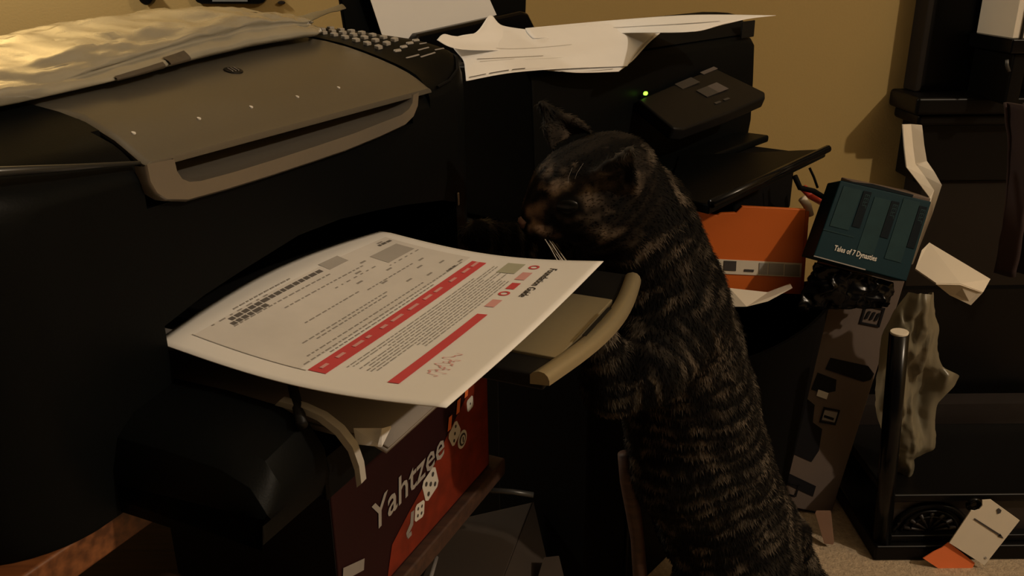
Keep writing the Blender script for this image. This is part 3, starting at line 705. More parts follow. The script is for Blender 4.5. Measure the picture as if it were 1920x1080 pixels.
# bands, symbols and picture, bottom (0) to top (1)
cpat([(-.062, cz(.455)), (-.012, cz(.440)), (-.004, cz(.450)), (-.002, cz(.470)), (-.012, cz(.490)), (-.06, cz(.492))], 'printink', 'dark_band')
cpat([(-.080, cz(.08)), (-.030, cz(.05)), (-.030, cz(.085)), (-.078, cz(.115))], 'printink', 'dark_band')
cpat([(-.072, cz(.385)), (-.055, cz(.38)), (-.042, cz(.395)), (-.045, cz(.43)), (-.07, cz(.44))], 'printink', 'dark_shape')
cpat([(-.0635, cz(.37)), (-.050, cz(.365)), (-.050, cz(.385)), (-.0635, cz(.39))], 'whiteprint', 'symbol_paper', -.0016)
cpat([(-.080, cz(.18)), (-.045, cz(.16)), (-.040, cz(.20)), (-.044, cz(.27)), (-.058, cz(.285)), (-.062, cz(.34)), (-.078, cz(.36))], 'printink', 'picture')
def sqsym(cx, czf, s_):
    z0 = cz(czf)
    for a0, a1, b0, b1 in [(-1, 1, -1, -.8), (-1, 1, .8, 1), (-1, -.8, -1, 1), (.8, 1, -1, 1)]:
        cpat([(cx+a0*s_, z0+b0*s_), (cx+a1*s_, z0+b0*s_), (cx+a1*s_, z0+b1*s_), (cx+a0*s_, z0+b1*s_)], 'printink', 'symbol_frame', -.0016)
sqsym(-.040, .315, .0105); cpat([(-.047, cz(.308)), (-.034, cz(.304)), (-.034, cz(.312)), (-.047, cz(.316))], 'printink', 'symbol', -.0016)
cpat([(-.0495, cz(.299)), (-.0305, cz(.299)), (-.0305, cz(.331)), (-.0495, cz(.331))], 'greyprint', 'symbol_paper', -.0012)
sqsym(-.026, .640, .0125)
for k in range(3): cpat([(-.034+.006*k, cz(.628)), (-.031+.006*k, cz(.628)), (-.029+.006*k, cz(.652)), (-.032+.006*k, cz(.652))], 'printink', 'symbol', -.0016)
sqsym(-.060, .06, .009)
# left side print
MB().slab([CFR(-CW-.0008, y_, z_) for y_, z_ in [(.012, cz(.26)), (.05, cz(.26)), (.05, cz(.50)), (.012, cz(.50))]], ex2*.0006).build('side_panel_print', M['greyprint'], ct)
MB().slab([CFR(-CW-.0008, y_, z_) for y_, z_ in [(.0, cz(.50)), (.075, cz(.50)), (.075, cz(.60)), (.0, cz(.60))]], ex2*.0006).build('side_band', M['printink'], ct)
# opened end flap of the carton
fl = []
for (xl, yl, xr, yr, d_) in [(1693, 234, 1729, 235, 1.06), (1696, 275, 1733, 272, 1.055), (1700, 314, 1738, 302, 1.05), (1722, 342, 1752, 322, 1.03), (1743, 370, 1766, 347, 1.01), (1727, 430, 1748, 402, 1.0), (1700, 505, 1712, 495, .985)]:
    l_, r_ = np.array(aty(xl, yl, d_)), np.array(aty(xr, yr, d_)); fl.append([l_, (l_+r_)/2+Y*.004, r_, r_+Y*.003, (l_+r_)/2+Y*.007, l_+Y*.003])
MB().loft(fl).build('end_flap', M['card'], ct)
tp = root('teal_box', aty(1635, 430, .93), 'dark teal box with three print columns resting on the leaning carton', 'box')
q = [np.array(aty(1576, 338, .955)), np.array(aty(1747, 378, .955)), np.array(aty(1700, 528, .925)), np.array(aty(1525, 481, .925))]
nt_ = np.cross(q[1]-q[0], q[3]-q[0]); nt_ /= np.linalg.norm(nt_)
if nt_@(q[0]-CAM) > 0: nt_ = -nt_
MB().slab(q, -nt_*.034).build('carton', M['teal'], tp, bevel=.0015)
def tq(a, b, h=.0008): return (q[0]*(1-a)+q[1]*a)*(1-b)+(q[3]*(1-a)+q[2]*a)*b+nt_*h
def tpatch(a0, a1, b0, b1, mt, name, h=.0006):
    MB().slab([tq(a0, b0, h), tq(a1, b0, h), tq(a1, b1, h), tq(a0, b1, h)], nt_*.0002).build(name, M[mt], tp)
tpatch(.05, .25, .06, .58, 'teal2', 'print_column'); tpatch(.40, .58, .10, .80, 'teal2', 'print_column'); tpatch(.70, .88, .04, .80, 'teal2', 'print_column')
for a0, b0, b1 in [(.27, .06, .52), (.585, .10, .56), (.885, .08, .60)]:
    tpatch(a0, a0+.085, b0, b1, 'tealdark', 'dark_caption', .0008)
    mb = MB(); text_mb(mb, 'EEFL', .0095, lambda x, y: tq(a0+.075-y*8.2*.9, b0+.03+x*13.0*.75, .0011)); mb.build('caption_text', M['teal2'], tp)
mb = MB(); text_mb(mb, 'Tales of 7 Dynasties', .010, lambda x, y: tq(.17+x*5.6, .86-y*9.5, .001), bold=.0002); mb.build('caption', M['whiteprint'], tp)
tpatch(.0, .33, .635, .65, 'teal2', 'print_rule'); tpatch(.0, .55, .985, .998, 'greyprint', 'bottom_edge')
MB().slab([tq(.02, -.005, -.002), tq(.28, -.04, -.002), tq(.34, -.05, -.002), tq(.80, -.035, -.002), tq(.80, -.005, -.002)], -nt_*.010).build('lid_tab', M['tealdark'], tp)
# dark crumpled wrap below the teal box
def wrap(a, b):
    p = np.array(aty(1528+150*a-35*b+20*a*b, 492+38*a+95*b-50*a*b, .945-.012*math.sin(a*3)))
    return p+.010*fbm(p, 38, 3)*ey2+.006*fbm(p, 90, 5)*ex2
wr = MB().grid(wrap, 40, 24).build('plastic_wrap', M['blackgloss'], smooth=True, solid=.0008)
tag(wr, 'dark crumpled plastic wrap hanging just under the teal box', 'wrap')

# folded white card right of the carton
wc = root('folded_card', aty(1790, 520, 1.02), 'crumpled white cardboard scrap poking out right of the carton', 'cardboard')
k = [aty(1742, 456, 1.06), aty(1856, 524, 1.0), aty(1842, 548, .985), aty(1800, 533, .97), aty(1755, 532, .97), aty(1716, 505, 1.0), aty(1728, 470, 1.04)]
MB().add([*k], [(0, 1, 3), (1, 2, 3), (0, 3, 4), (0, 4, 5, 6)]).build('upper_face', M['card'], wc, solid=.002)
k = [aty(1755, 532, .97), aty(1800, 533, .97), aty(1842, 548, .985), aty(1820, 571, .99), aty(1780, 552, .99)]
MB().add(k, [(0, 1, 2, 3, 4)]).build('lower_face', M['card'], wc, solid=.002)

# ============================================================ BLACK LOW STAND
YS = float(atz(1645, 1040, FLOOR)[1])
def sy(x, y, d=0): return aty(x, y, YS+d)
st = root('low_stand', atz(1780, 1045, FLOOR), 'black low stand with carved front panel at the lower right', 'stand')
x0 = float(sy(1648, 1030)[0]); x1 = x0+.30
zz = lambda y_: float(sy(1760, y_)[2])
pb, ptp = np.array(sy(1652, 1030)), np.array(sy(1686, 626))
MB().tube([pb, pb*.5+ptp*.5, ptp], .0105, 20).build('post', M['blackgloss'], st, smooth=True)
pd_ = (ptp-pb)/np.linalg.norm(ptp-pb); pa = np.cross(pd_, Y); pa /= np.linalg.norm(pa); pbv = np.cross(pd_, pa)
MB().disc(ptp+pd_*.0002, pa*.0095, pbv*.0095, pd_*.003, 20).build('post_cap', M['card'], st, bevel=.0008)
MB().box(WFR, x0-.01, x1, YS-.012, YS+.16, FLOOR, zz(1012)).build('plinth', M['cabinet'], st, bevel=.003)
MB().box(WFR, x0, x1, YS+.008, YS+.02, zz(1012), zz(935)).build('carved_panel', M['carved'], st)
MB().box(WFR, x0-.004, x1, YS-.006, YS+.16, zz(937), zz(922)).build('top_rail', M['cabinet'], st, bevel=.003)
MB().box(WFR, x0, x1, YS-.004, YS+.01, zz(1012), zz(1000)).build('lower_rail', M['cabinet'], st, bevel=.002)
ac = np.array(sy(1745, 1002)); ac[1] = YS+.006
for r_, w_ in [(.044, .004), (.034, .0022), (.024, .0022)]:
    MB().tube([ac+np.array([r_*math.cos(t_), 0, r_*.85*math.sin(t_)]) for t_ in np.linspace(0, math.pi, 22)], w_, 8).build('carved_arch', M['cabinet'], st, smooth=True)
for k in range(7):
    t_ = math.pi*(k+.5)/7
    MB().tube([ac+np.array([.006*math.cos(t_), 0, .006*math.sin(t_)]), ac+np.array([.032*math.cos(t_), 0, .027*math.sin(t_)])], [.0012, .0028], 8).build('carved_ray', M['carved'], st, smooth=True)
MB().box(WFR, x0+.02, x1, YS+.17, YS+.20, FLOOR, zz(890)).build('rear_panel', M['carved'], st)
for y_ in (846, 786, 768):
    MB().box(WFR, x0+.03, x1, YS+.19, YS+.22, float(aty(1760, y_, YS+.19)[2])-.004, float(aty(1760, y_, YS+.19)[2])).build('slat', M['darkgrey'], st, bevel=.001)
MB().box(WFR, x0+.03, x1+.1, YS+.22, YS+.235, FLOOR, .16).build('back_panel', M['cabinet'], st)
# film bag caught behind the post
rowsb = [(548, 1702, 1752), (590, 1672, 1752), (620, 1656, 1762), (660, 1650, 1758), (690, 1646, 1770), (704, 1644, 1800), (725, 1642, 1790), (755, 1640, 1760), (790, 1646, 1750), (815, 1656, 1756), (842, 1668, 1752), (860, 1672, 1716), (885, 1678, 1712), (912, 1680, 1710)]
def film(a, b, sgn):
    yy = [r[0] for r in rowsb]; s_ = b*(len(rowsb)-1); y_ = float(np.interp(s_, range(len(rowsb)), yy))
    l_ = float(np.interp(y_, yy, [r[1] for r in rowsb])); r_ = float(np.interp(y_, yy, [r[2] for r in rowsb]))
    dd = YS+.045+.018*sgn*math.sin(math.pi*a)*(.6+.4*math.sin(b*9))
    p = np.array(aty(l_+(r_-l_)*a, y_, dd))
    e = math.sin(math.pi*a)
    return p+Y*e*(.022*fbm((p[0]*1.8, 0, p[2]*.5), 22, 2)+.0022*fbm((p[0], 0, p[2]), 80, 6))+X*.002*fbm(p, 50, 8)
mb = MB(); mb.grid(lambda a, b: film(a, b, 1), 36, 80); mb.grid(lambda a, b: film(a, b, -1), 36, 80)
fb = mb.build('film_bag', M['film'], smooth=True)
tag(fb, 'crumpled translucent white plastic bag hanging behind the black post', 'bag')
# tags
def tagthing(name, label, pts, mt, d):
    o = root(name, np.mean([sy(x, y, d) for x, y in pts], axis=0), label, 'tag')
    MB().slab([sy(x, y, d) for x, y in pts], (0, .0012, 0)).build('card', M[mt], o); return o
arc = []
for t_ in np.linspace(0, 1, 9): 
    a_ = math.radians(85+100*t_*-1 if False else -5+100*t_); arc.append((1830+14*math.cos(a_), 944+14*math.sin(a_)))
o = tagthing('paper_tag', 'cream paper tag with a bitten corner and a printed arrow, on the black stand', [(1842, 938), (1858, 937), (1912, 976), (1846, 1060), (1780, 1018), (1821, 957), (1828, 958), (1836, 955), (1842, 948)], 'paper2', -.030)
def tline(pts, mt, name): MB().slab([sy(x, y, -.0308) for x, y in pts], (0, .0004, 0)).build(name, M[mt], o)
tline([(1826, 974), (1828, 972), (1877, 1003), (1875, 1006)], 'ink', 'printed_line')
tline([(1871, 1006), (1876, 1001), (1882, 1010)], 'ink', 'arrow_head')
tline([(1869, 956), (1873, 953), (1878, 957), (1876, 962), (1871, 964)], 'ink', 'punch_mark')
tline([(1846, 1046), (1849, 1044), (1851, 1047), (1848, 1049)], 'inkmid', 'print_mark')
o = tagthing('orange_tag', 'orange paper tag hanging below the cream tag', [(1779, 1017), (1828, 1056), (1822, 1068), (1815, 1079), (1802, 1086), (1778, 1078), (1731, 1047), (1750, 1035), (1765, 1028)], 'orangetag', -.026)
rgp = np.array(sy(1826, 946, -.02))
rg_ = MB().tube([rgp+np.array([.0065*math.cos(t_), 0, .0065*math.sin(t_)]) for t_ in np.linspace(0, 2*math.pi, 20)], .0030, 8).build('ring_pull', M['blackgloss'], smooth=True)
tag(rg_, 'black ring at the top of the cream tag', 'ring')

# ============================================================ TALL CABINET, BOOKS, CLOTH
cbx = root('tall_cabinet', np.array([.85, YW-.03, FLOOR]), 'tall black cabinet with a ledge against the wall at the right', 'cabinet')
YC = YW-.045
lx = float(aty(1738, 60, YC)[0]); ledz0, ledz1 = float(aty(1720, 216, YC-.06)[2]), float(aty(1720, 182, YC-.06)[2]); lex = float(aty(1716, 200, YC-.06)[0])
MB().box(WFR, lx, 1.5, YC, YW, ledz1, 1.4).build('upper_case', M['cabinet'], cbx, bevel=.002)
MB().box(WFR, lx-.006, lx+.004, YC-.002, YW, ledz1, 1.4).build('edge_moulding', M['cabside'], cbx, bevel=.002)
rg = [(0, .0), (-.012, .010), (-.012, .020), (0, .030)]
MB().box(WFR, lex, 1.5, YC-.065, YW, ledz0, ledz1).build('ledge', M['cabinet'], cbx, bevel=.006)
MB().box(WFR, lex+.012, 1.5, YC-.052, YW, ledz0-.02, ledz0).build('ledge_moulding', M['cabinet'], cbx, bevel=.006)
MB().box(WFR, lex+.03, 1.5, YC-.03, YW, float(aty(1740, 340, YC-.03)[2]), ledz0-.02).build('frieze', M['cabinet'], cbx, bevel=.003)
MB().box(WFR, lex+.05, 1.5, YC-.02, YW, FLOOR, float(aty(1740, 340, YC-.03)[2])).build('lower_case', M['cabside'], cbx, bevel=.003)
bx1 = aty(1884, 70, YC-.10)
bk = root('black_shelf', np.array([bx1[0]+.1, YC-.06, bx1[2]-.02]), 'black bracket shelf at the upper right edge under pale books', 'shelf')
MB().box(WFR, bx1[0]-.004, 1.2, YC-.13, YC, bx1[2]-.022, bx1[2]).build('board', M['blackgloss'], bk, bevel=.003)
MB().box(WFR, bx1[0]+.008, bx1[0]+.03, YC-.12, YC, bx1[2]-.10, bx1[2]-.022).build('bracket', M['cabinet'], bk, bevel=.003)
MB().tube([aty(1888, 112, YC-.128), aty(1888, 122, YC-.128), aty(1892, 134, YC-.128)], .0028, 8).build('clip', M['steel'], bk, smooth=True)
for k in range(4):
    xk = bx1[0]+.002+k*.014
    b_ = root('book', np.array([xk+.006, YC-.06, bx1[2]]), 'leftmost pale book on the shelf at the top right edge|second pale book from the left on the top right shelf|third pale book from the left on the top right shelf|fourth pale book from the left on the top right shelf'.split('|')[k], 'book', 'books on the top right shelf')
    MB().box(WFR, xk, xk+.0115, YC-.118, YC-.01, bx1[2], bx1[2]+.17).build('pages', M['card'], b_, bevel=.001)
    MB().box(WFR, xk+.0112, xk+.0135, YC-.122, YC-.006, bx1[2], bx1[2]+.174).build('cover', M['cabside'], b_)
def drape(a, b):
    p = np.array(aty(1868+120*a, 195+320*b, 1.05-.03*a))
    p[0] += .02*(1-b)*(.6-a)
    return p+Y*(.010*math.sin(a*16+2*b)+.006*fbm(p, 18, 4))+X*.012*math.sin(b*3.0)*(1-a)
cl = MB().grid(drape, 40, 30).build('hanging_cloth', M['cloth'], smooth=True, solid=.003)
tag(cl, 'dark maroon cloth hanging at the right edge before the cabinet', 'cloth')

# ============================================================ CAT
def K(x, y, d): return np.array(aty(x, y, d))
prims = []   # (kind, data, blend)
def cap(a, b, ra, rb, k=.018): prims.append(('c', (np.array(a), np.array(b), ra, rb), k))
def ell(c, ax, rad, k=.014): prims.append(('e', (np.array(c), ax, np.array(rad)), k))
def tri(a, b, c, r, k=.006): prims.append(('t', (np.array(a), np.array(b), np.array(c), r), k))
# trunk
spine = [(K(1186, 405, .650), .039), (K(1203, 470, .660), .0455), (K(1232, 555, .670), .0515), (K(1262, 650, .685), .0545), (K(1290, 750, .695), .0565), (K(1316, 860, .705), .0585), (K(1352, 960, .715), .061), (K(1385, 1040, .725), .060)]
for (a, ra), (b, rb) in zip(spine, spine[1:]): cap(a, b, ra, rb, .02)
# head frame
HC = K(1098, 352, .625)
hf = np.array([-.90, -.27, -.34]); hf /= np.linalg.norm(hf)
ht = np.array([-.30, -.26, .92]); ht -= hf*(ht@hf); ht /= np.linalg.norm(ht)
hs_ = np.cross(ht, hf); hs_ = hs_ if hs_[1] < 0 else -hs_         # towards the camera side
HA = np.array([hf, hs_, ht])
def H(f, s, t): return HC+hf*f+hs_*s+ht*t
ell(H(-.014, 0, .001), HA, (.041, .036, .032))
ell(H(.010, 0, .010), HA, (.030, .027, .022))
ell(H(.030, 0, .000), HA, (.022, .014, .015), .012)
ell(H(.040, .008, -.012), HA, (.015, .012, .0115), .008)
ell(H(.040, -.008, -.012), HA, (.015, .012, .0115), .008)
ell(H(.036, 0, -.022), HA, (.014, .011, .008), .008)
for s in (1, -1):
    ell(H(.004, s*.022, -.014), HA, (.027, .019, .021), .014)
    ell(H(.024, s*.0165, .0105), HA, (.010, .009, .006), .008)
cap(H(-.022, 0, -.008), K(1186, 405, .650), .028, .039, .02)
cap(H(-.010, .004, -.022), K(1196, 470, .655), .024, .040, .02)
# ears
def ear(b1, b2, tip, back, r=.0022):
    tri(b1, tip, back, r); tri(b2, tip, back, r)
    tri((b1+back)/2, (b1*.6+tip*.4), back, r+.0006); tri((b2+back)/2, (b2*.6+tip*.4), back, r+.0006)
far = dict(b1=K(1032, 275, .640), b2=K(1106, 246, .655), tip=K(1016, 196, .652), back=K(1078, 236, .672))
near = dict(b1=K(1112, 326, .594), b2=K(1188, 380, .604), tip=K(1182, 282, .566), back=K(1166, 330, .622))
ear(**far); ear(**near)
# forelegs
cap(K(1215, 520, .685), K(1090, 474, .685), .026, .016, .02); cap(K(1090, 474, .685), K(960, 448, .675), .0155, .0115, .01)
cap(K(960, 448, .675), K(905, 440, .668), .0115, .0125, .008); ell(K(895, 440, .666), np.eye(3), (.015, .012, .010), .006)
cap(K(1262, 600, .640), K(1212, 680, .610), .040, .030, .022); cap(K(1212, 680, .610), K(1146, 722, .600), .031, .0235, .014)
cap(K(1146, 722, .600), K(1128, 660, .590), .0200, .0150, .010); cap(K(1128, 660, .590), K(1122, 628, .585), .0145, .0140, .008)
# belly, haunches, hind legs (mostly below the frame)
ell(K(1275, 860, .69), np.eye(3), (.045, .05, .06), .02)
hp = K(1400, 1035, .72)
for (dx, dy, sgn) in ((-.006, -.035, 1), (.02, .045, -1)):
    h0 = hp+np.array([dx, dy, 0]); kn = h0+np.array([-.062, -.012*sgn, -.030]); kn[2] = max(kn[2], FLOOR+.05)
    hk_ = np.array([h0[0]+.035, h0[1]-.004*sgn, FLOOR+.050]); pw = np.array([h0[0]-.040, h0[1]-.012*sgn, FLOOR+.014])
    cap(h0, kn, .046, .030, .02); cap(kn, hk_, .024, .016, .012); cap(hk_, pw+np.array([.03, 0, 0]), .0145, .013, .008)
    ell(pw, np.eye(3), (.027, .016, .013), .008)
# tail
tl = [K(1440, 1010, .76), K(1490, 1000, .79), K(1505, 1050, .80), K(1545, 1110, .78), np.array([.36, .74, FLOOR+.02]), np.array([.44, .66, FLOOR+.016])]
tr_ = [.018, .015, .013, .012, .011, .009]
for i in range(len(tl)-1): cap(tl[i], tl[i+1], tr_[i], tr_[i+1], .01)

VX = .0022
allp = []
for kd, d, k in prims:
    if kd == 'c': allp += [d[0]-d[2], d[0]+d[2], d[1]-d[3], d[1]+d[3]]
    elif kd == 'e': allp += [d[0]-d[2].max(), d[0]+d[2].max()]
    else: allp += [d[0], d[1], d[2]]
allp = np.array(allp); lo = allp.min(0)-.02; hi = allp.max(0)+.02
dim = np.ceil((hi-lo)/VX).astype(int)+1
fld = np.full(dim, .05, np.float32)
gx = [lo[i]+VX*np.arange(dim[i], dtype=np.float32) for i in range(3)]
def dist_tri(P, a, b, c):
    ba, cb, ac = b-a, c-b, a-c; n_ = np.cross(ba, ac)
    pa, pb_, pc = P-a, P-b, P-c
    dt = lambda v, w: v@w
    ins = (np.sign(dt(pa, np.cross(ba, n_)))+np.sign(dt(pb_, np.cross(cb, n_)))+np.sign(dt(pc, np.cross(ac, n_)))) < 2
    def seg(e, pv): return ((e*np.clip(dt(pv, e)/(e@e), 0, 1)[..., None]-pv)**2).sum(-1)
    edge = np.minimum(np.minimum(seg(ba, pa), seg(cb, pb_)), seg(ac, pc))
    return np.sqrt(np.where(ins, edge, dt(pa, n_)**2/(n_@n_)))
for kd, d, k in prims:
    if kd == 'c': mn = np.minimum(d[0]-d[2], d[1]-d[3]); mx = np.maximum(d[0]+d[2], d[1]+d[3])
    elif kd == 'e': mn = d[0]-d[2].max(); mx = d[0]+d[2].max()
    else: mn = np.minimum(np.minimum(d[0], d[1]), d[2]); mx = np.maximum(np.maximum(d[0], d[1]), d[2])
    i0 = np.maximum(np.floor((mn-.03-lo)/VX).astype(int), 0); i1 = np.minimum(np.ceil((mx+.03-lo)/VX).astype(int)+1, dim)
    sl = tuple(slice(a, b) for a, b in zip(i0, i1))
    P = np.stack(np.meshgrid(gx[0][sl[0]], gx[1][sl[1]], gx[2][sl[2]], indexing='ij'), -1).astype(np.float64)
    if kd == 'c':
        a, b, ra, rb = d; ab = b-a; t_ = np.clip(((P-a)@ab)/(ab@ab), 0, 1)
        dd = np.sqrt(((P-a-t_[..., None]*ab)**2).sum(-1))-(ra+(rb-ra)*t_)
    elif kd == 'e':
        c, ax, rad = d; q_ = (P-c)@ax.T/rad; l_ = np.sqrt((q_**2).sum(-1)); g_ = np.sqrt(((q_/rad)**2).sum(-1))
        dd = np.where(g_ > 1e-6, l_*(l_-1)/np.maximum(g_, 1e-6), -rad.min())
    else: dd = dist_tri(P, *d[:3])-d[3]
    cur = fld[sl]; h_ = np.maximum(k-np.abs(cur-dd), 0)/k
    fld[sl] = np.minimum(cur, dd)-h_*h_*k*.25
# carve eye sockets and the ear hollow
def surface_nets(f):
    s = f < 0
    X_, Y_, Z_ = f.shape
    corners = [(i, j, k) for i in (0, 1) for j in (0, 1) for k in (0, 1)]
    sub = lambda c: tuple(slice(c[i], f.shape[i]-1+c[i]) for i in range(3))
    cnt = sum(s[sub(c)].astype(np.int8) for c in corners)
    act = (cnt > 0) & (cnt < 8)
    idx = np.argwhere(act); vid = np.full(act.shape, -1, np.int64); vid[act] = np.arange(len(idx))
    acc = np.zeros((len(idx), 3)); num = np.zeros(len(idx))
    vals = {c: f[sub(c)][act] for c in corners}
    for a in corners:
        for ax in range(3):
            if a[ax] == 0:
                b = list(a); b[ax] = 1; b = tuple(b)
                va, vb = vals[a], vals[b]; m_ = (va < 0) != (vb < 0)
                t_ = np.where(m_, va/(va-vb+1e-12), 0)
                p_ = np.tile(np.array(a, float), (len(idx), 1)); p_[:, ax] += t_
                acc[m_] += p_[m_]; num[m_] += 1
    vert = idx+acc/num[:, None]
    faces = []
    for ax in range(3):
        o1, o2 = [(1, 2), (2, 0), (0, 1)][ax]
        sa = [slice(1, -1)]*3; sb = [slice(1, -1)]*3
        sa[ax] = slice(0, -1); sb[ax] = slice(1, None)
        A_, B_ = s[tuple(sa)], s[tuple(sb)]
        for flip in (False, True):
            e_ = np.argwhere(A_ & ~B_ if not flip else ~A_ & B_)
            if not len(e_): continue
            for o_ in (o1, o2): e_[:, o_] += 1
            def cell(d1, d2):
                c_ = e_.copy(); c_[:, o1] -= d1; c_[:, o2] -= d2; return vid[c_[:, 0], c_[:, 1], c_[:, 2]]
            q_ = np.stack([cell(1, 1), cell(0, 1), cell(0, 0), cell(1, 0)], 1)
            faces.append(q_[:, ::-1] if flip else q_)
    return vert, np.concatenate(faces)
cv, cf = surface_nets(fld.astype(np.float64))
cv = lo+cv*VX
# relax a little
def relax(v, f, it):
    e_ = np.concatenate([f[:, [0, 1]], f[:, [1, 2]], f[:, [2, 3]], f[:, [3, 0]]])
    for _ in range(it):
        a_ = np.zeros_like(v); c_ = np.zeros(len(v))
        np.add.at(a_, e_[:, 0], v[e_[:, 1]]); np.add.at(c_, e_[:, 0], 1)
        np.add.at(a_, e_[:, 1], v[e_[:, 0]]); np.add.at(c_, e_[:, 1], 1)
        v = v*.5+.5*a_/np.maximum(c_, 1)[:, None]
    return v
cv = relax(cv, cf, 2)
# vertex normals
fn_ = np.cross(cv[cf[:, 2]]-cv[cf[:, 0]], cv[cf[:, 3]]-cv[cf[:, 1]])
vn = np.zeros_like(cv)
for i in range(4): np.add.at(vn, cf[:, i], fn_)
vn /= np.maximum(np.linalg.norm(vn, axis=1), 1e-12)[:, None]
# surface points of the head, found along sight lines
_pr = cv-CAM; _dz = _pr@FWD; _px = 960+F_PX*(_pr@RGT)/_dz; _py = 540-F_PX*(_pr@UPV)/_dz
def hit(x, y):
    m_ = (np.abs(_px-x) < 6) & (np.abs(_py-y) < 6) & (vn@(-FWD) > -.2)
    i_ = np.where(m_)[0]; k_ = i_[np.argmin(_dz[i_])]; return cv[k_].copy(), vn[k_].copy()
def mirror(p_):
    q_ = HA@(p_-HC); q_[1] *= -1; return HC+HA.T@q_
_e, _en = hit(1064, 394)
EYEC = _e-_en*.0030
EYEP = [EYEC, mirror(EYEC)]
SPOTS = [(1040, 346, .0058, .95), (1034, 356, .0045, .8), (1020, 322, .0035, .45), (1030, 306, .0035, .35), (1052, 318, .0032, .35), (1008, 348, .0035, .35), (1100, 374, .0070, .55), (1112, 384, .0060, .45), (1080, 413, .0034, .75), (1062, 415, .0034, .70), (1046, 409, .0030, .45), (1002, 396, .0070, .75), (1014, 386, .0060, .55), (1005, 432, .0038, 1.0), (1024, 440, .0034, .6), (1042, 446, .0032, .5), (1122, 436, .0045, .35), (1146, 446, .0050, .45), (1170, 440, .0045, .35), (1130, 332, .0070, .45), (1148, 350, .0060, .35), (1200, 352, .0080, .30), (1110, 410, .004, .3)]
SPOT3 = [(hit(x, y)[0], r_, a_) for x, y, r_, a_ in SPOTS]
# coat: arc coordinate along nearest bone of the trunk, legs and head
def vnoise(p, sc, seed):
    rs_ = np.random.RandomState(seed); out = np.zeros(len(p))
    for k_ in range(14):
        w_ = rs_.normal(size=3)*sc; out += np.sin(p@w_+rs_.uniform(0, 6.28))
    return out/14**.5
chains = [[s_[0] for s_ in spine], [K(1262, 600, .640), K(1212, 680, .610), K(1146, 722, .600), K(1122, 628, .585)], [K(1215, 520, .685), K(1090, 474, .685), K(960, 448, .675), K(895, 440, .666)], tl, [hp, hp+np.array([-.06, -.03, -.03]), np.array([hp[0]+.03, hp[1]-.03, FLOOR+.05])]]
def coat(p, n_):
    best = np.full(len(p), 9.0); arc = np.zeros(len(p)); wid = np.zeros(len(p), int)
    for ci, ch in enumerate(chains):
        acc_ = 0
        for i, (a, b) in enumerate(zip(ch, ch[1:])):
            ab = b-a; L_ = np.linalg.norm(ab); t_ = ((p-a)@ab)/(L_*L_)
            tc_ = np.clip(t_, -.35 if i == 0 else 0, 1.35 if i == len(ch)-2 else 1)
            d_ = np.linalg.norm(p-a-np.clip(t_, 0, 1)[:, None]*ab, axis=1)*(1.0 if ci == 0 else 1.7)
            m_ = d_ < best; best[m_] = d_[m_]; arc[m_] = acc_+tc_[m_]*L_; wid[m_] = ci; acc_ += L_
    warp = .0060*vnoise(p, 42, 1)+.0022*vnoise(p, 150, 2)
    per = np.array([.0145, .0140, .018, .022, .016])[wid]
    s_ = np.sin((arc+warp)/per*2*np.pi)
    s2 = np.sin((arc+warp*1.3)/per*4*np.pi+1.0)
    st_ = s_*.75+.30*s2+.45*vnoise(p, 110, 3)
    pale = 1/(1+np.exp(-(st_-.50)*7.0))
    # broken into flecks
    pale *= np.clip(.62+.45*vnoise(p, 170, 4)+.15*vnoise(p, 420, 8), .10, 1.15)
    q_ = (p-HC)@HA.T; f_, sd, tp_ = q_[:, 0], q_[:, 1], q_[:, 2]
    head = 1/(1+np.exp(-((.057-np.linalg.norm(q_*[.9, 1, 1], axis=1))/.004)))*((f_ > -.045)*1.0)
    ang = np.arctan2(np.abs(sd), np.maximum(tp_+.010, .002))
    # forehead lines run front to back; cheek lines sweep back
    fl_ = np.sin(ang*11+.5*vnoise(p, 90, 5))*(tp_ > .010)+(tp_ <= .010)*np.sin((tp_*1.0+f_*.42)*2*np.pi/.0135+.7*vnoise(p, 80, 6))
    hp_ = 1/(1+np.exp(-(fl_+.25*vnoise(p, 200, 9)-.45)*5))*.62
    hp_ *= .16
    wob = 1+.30*vnoise(p, 210, 11)+.22*vnoise(p, 420, 12)
    for p3, r_, a_ in SPOT3:
        for pp3 in (p3, mirror(p3)):
            hp_ = hp_+1.7*a_*np.exp(-(np.linalg.norm((p-pp3)@HA.T*[.8, 1, 1.25], axis=1)*wob/(r_*1.0))**2.6)
    for ec in EYEP:
        d_ = np.linalg.norm(p-ec, axis=1); hp_ *= 1-.97*np.exp(-(d_/.0112)**8)
    pale = pale*(1-head)+hp_*head
    warm = np.clip(head*(.30+.5*np.exp(-((q_[:, 0]-.046)/.014)**2)), 0, 1)+(1-head)*.18*(.5+.5*vnoise(p, 20, 7))
    dark = np.array([.0045, .0042, .0040]); hi_ = np.array([.092, .079, .063]); wm = np.array([.115, .066, .038])
    lightc = hi_*(1-warm[:, None])+wm*warm[:, None]
    c_ = dark+(lightc-dark)*np.clip(pale, 0, 1.75)[:, None]
    return c_
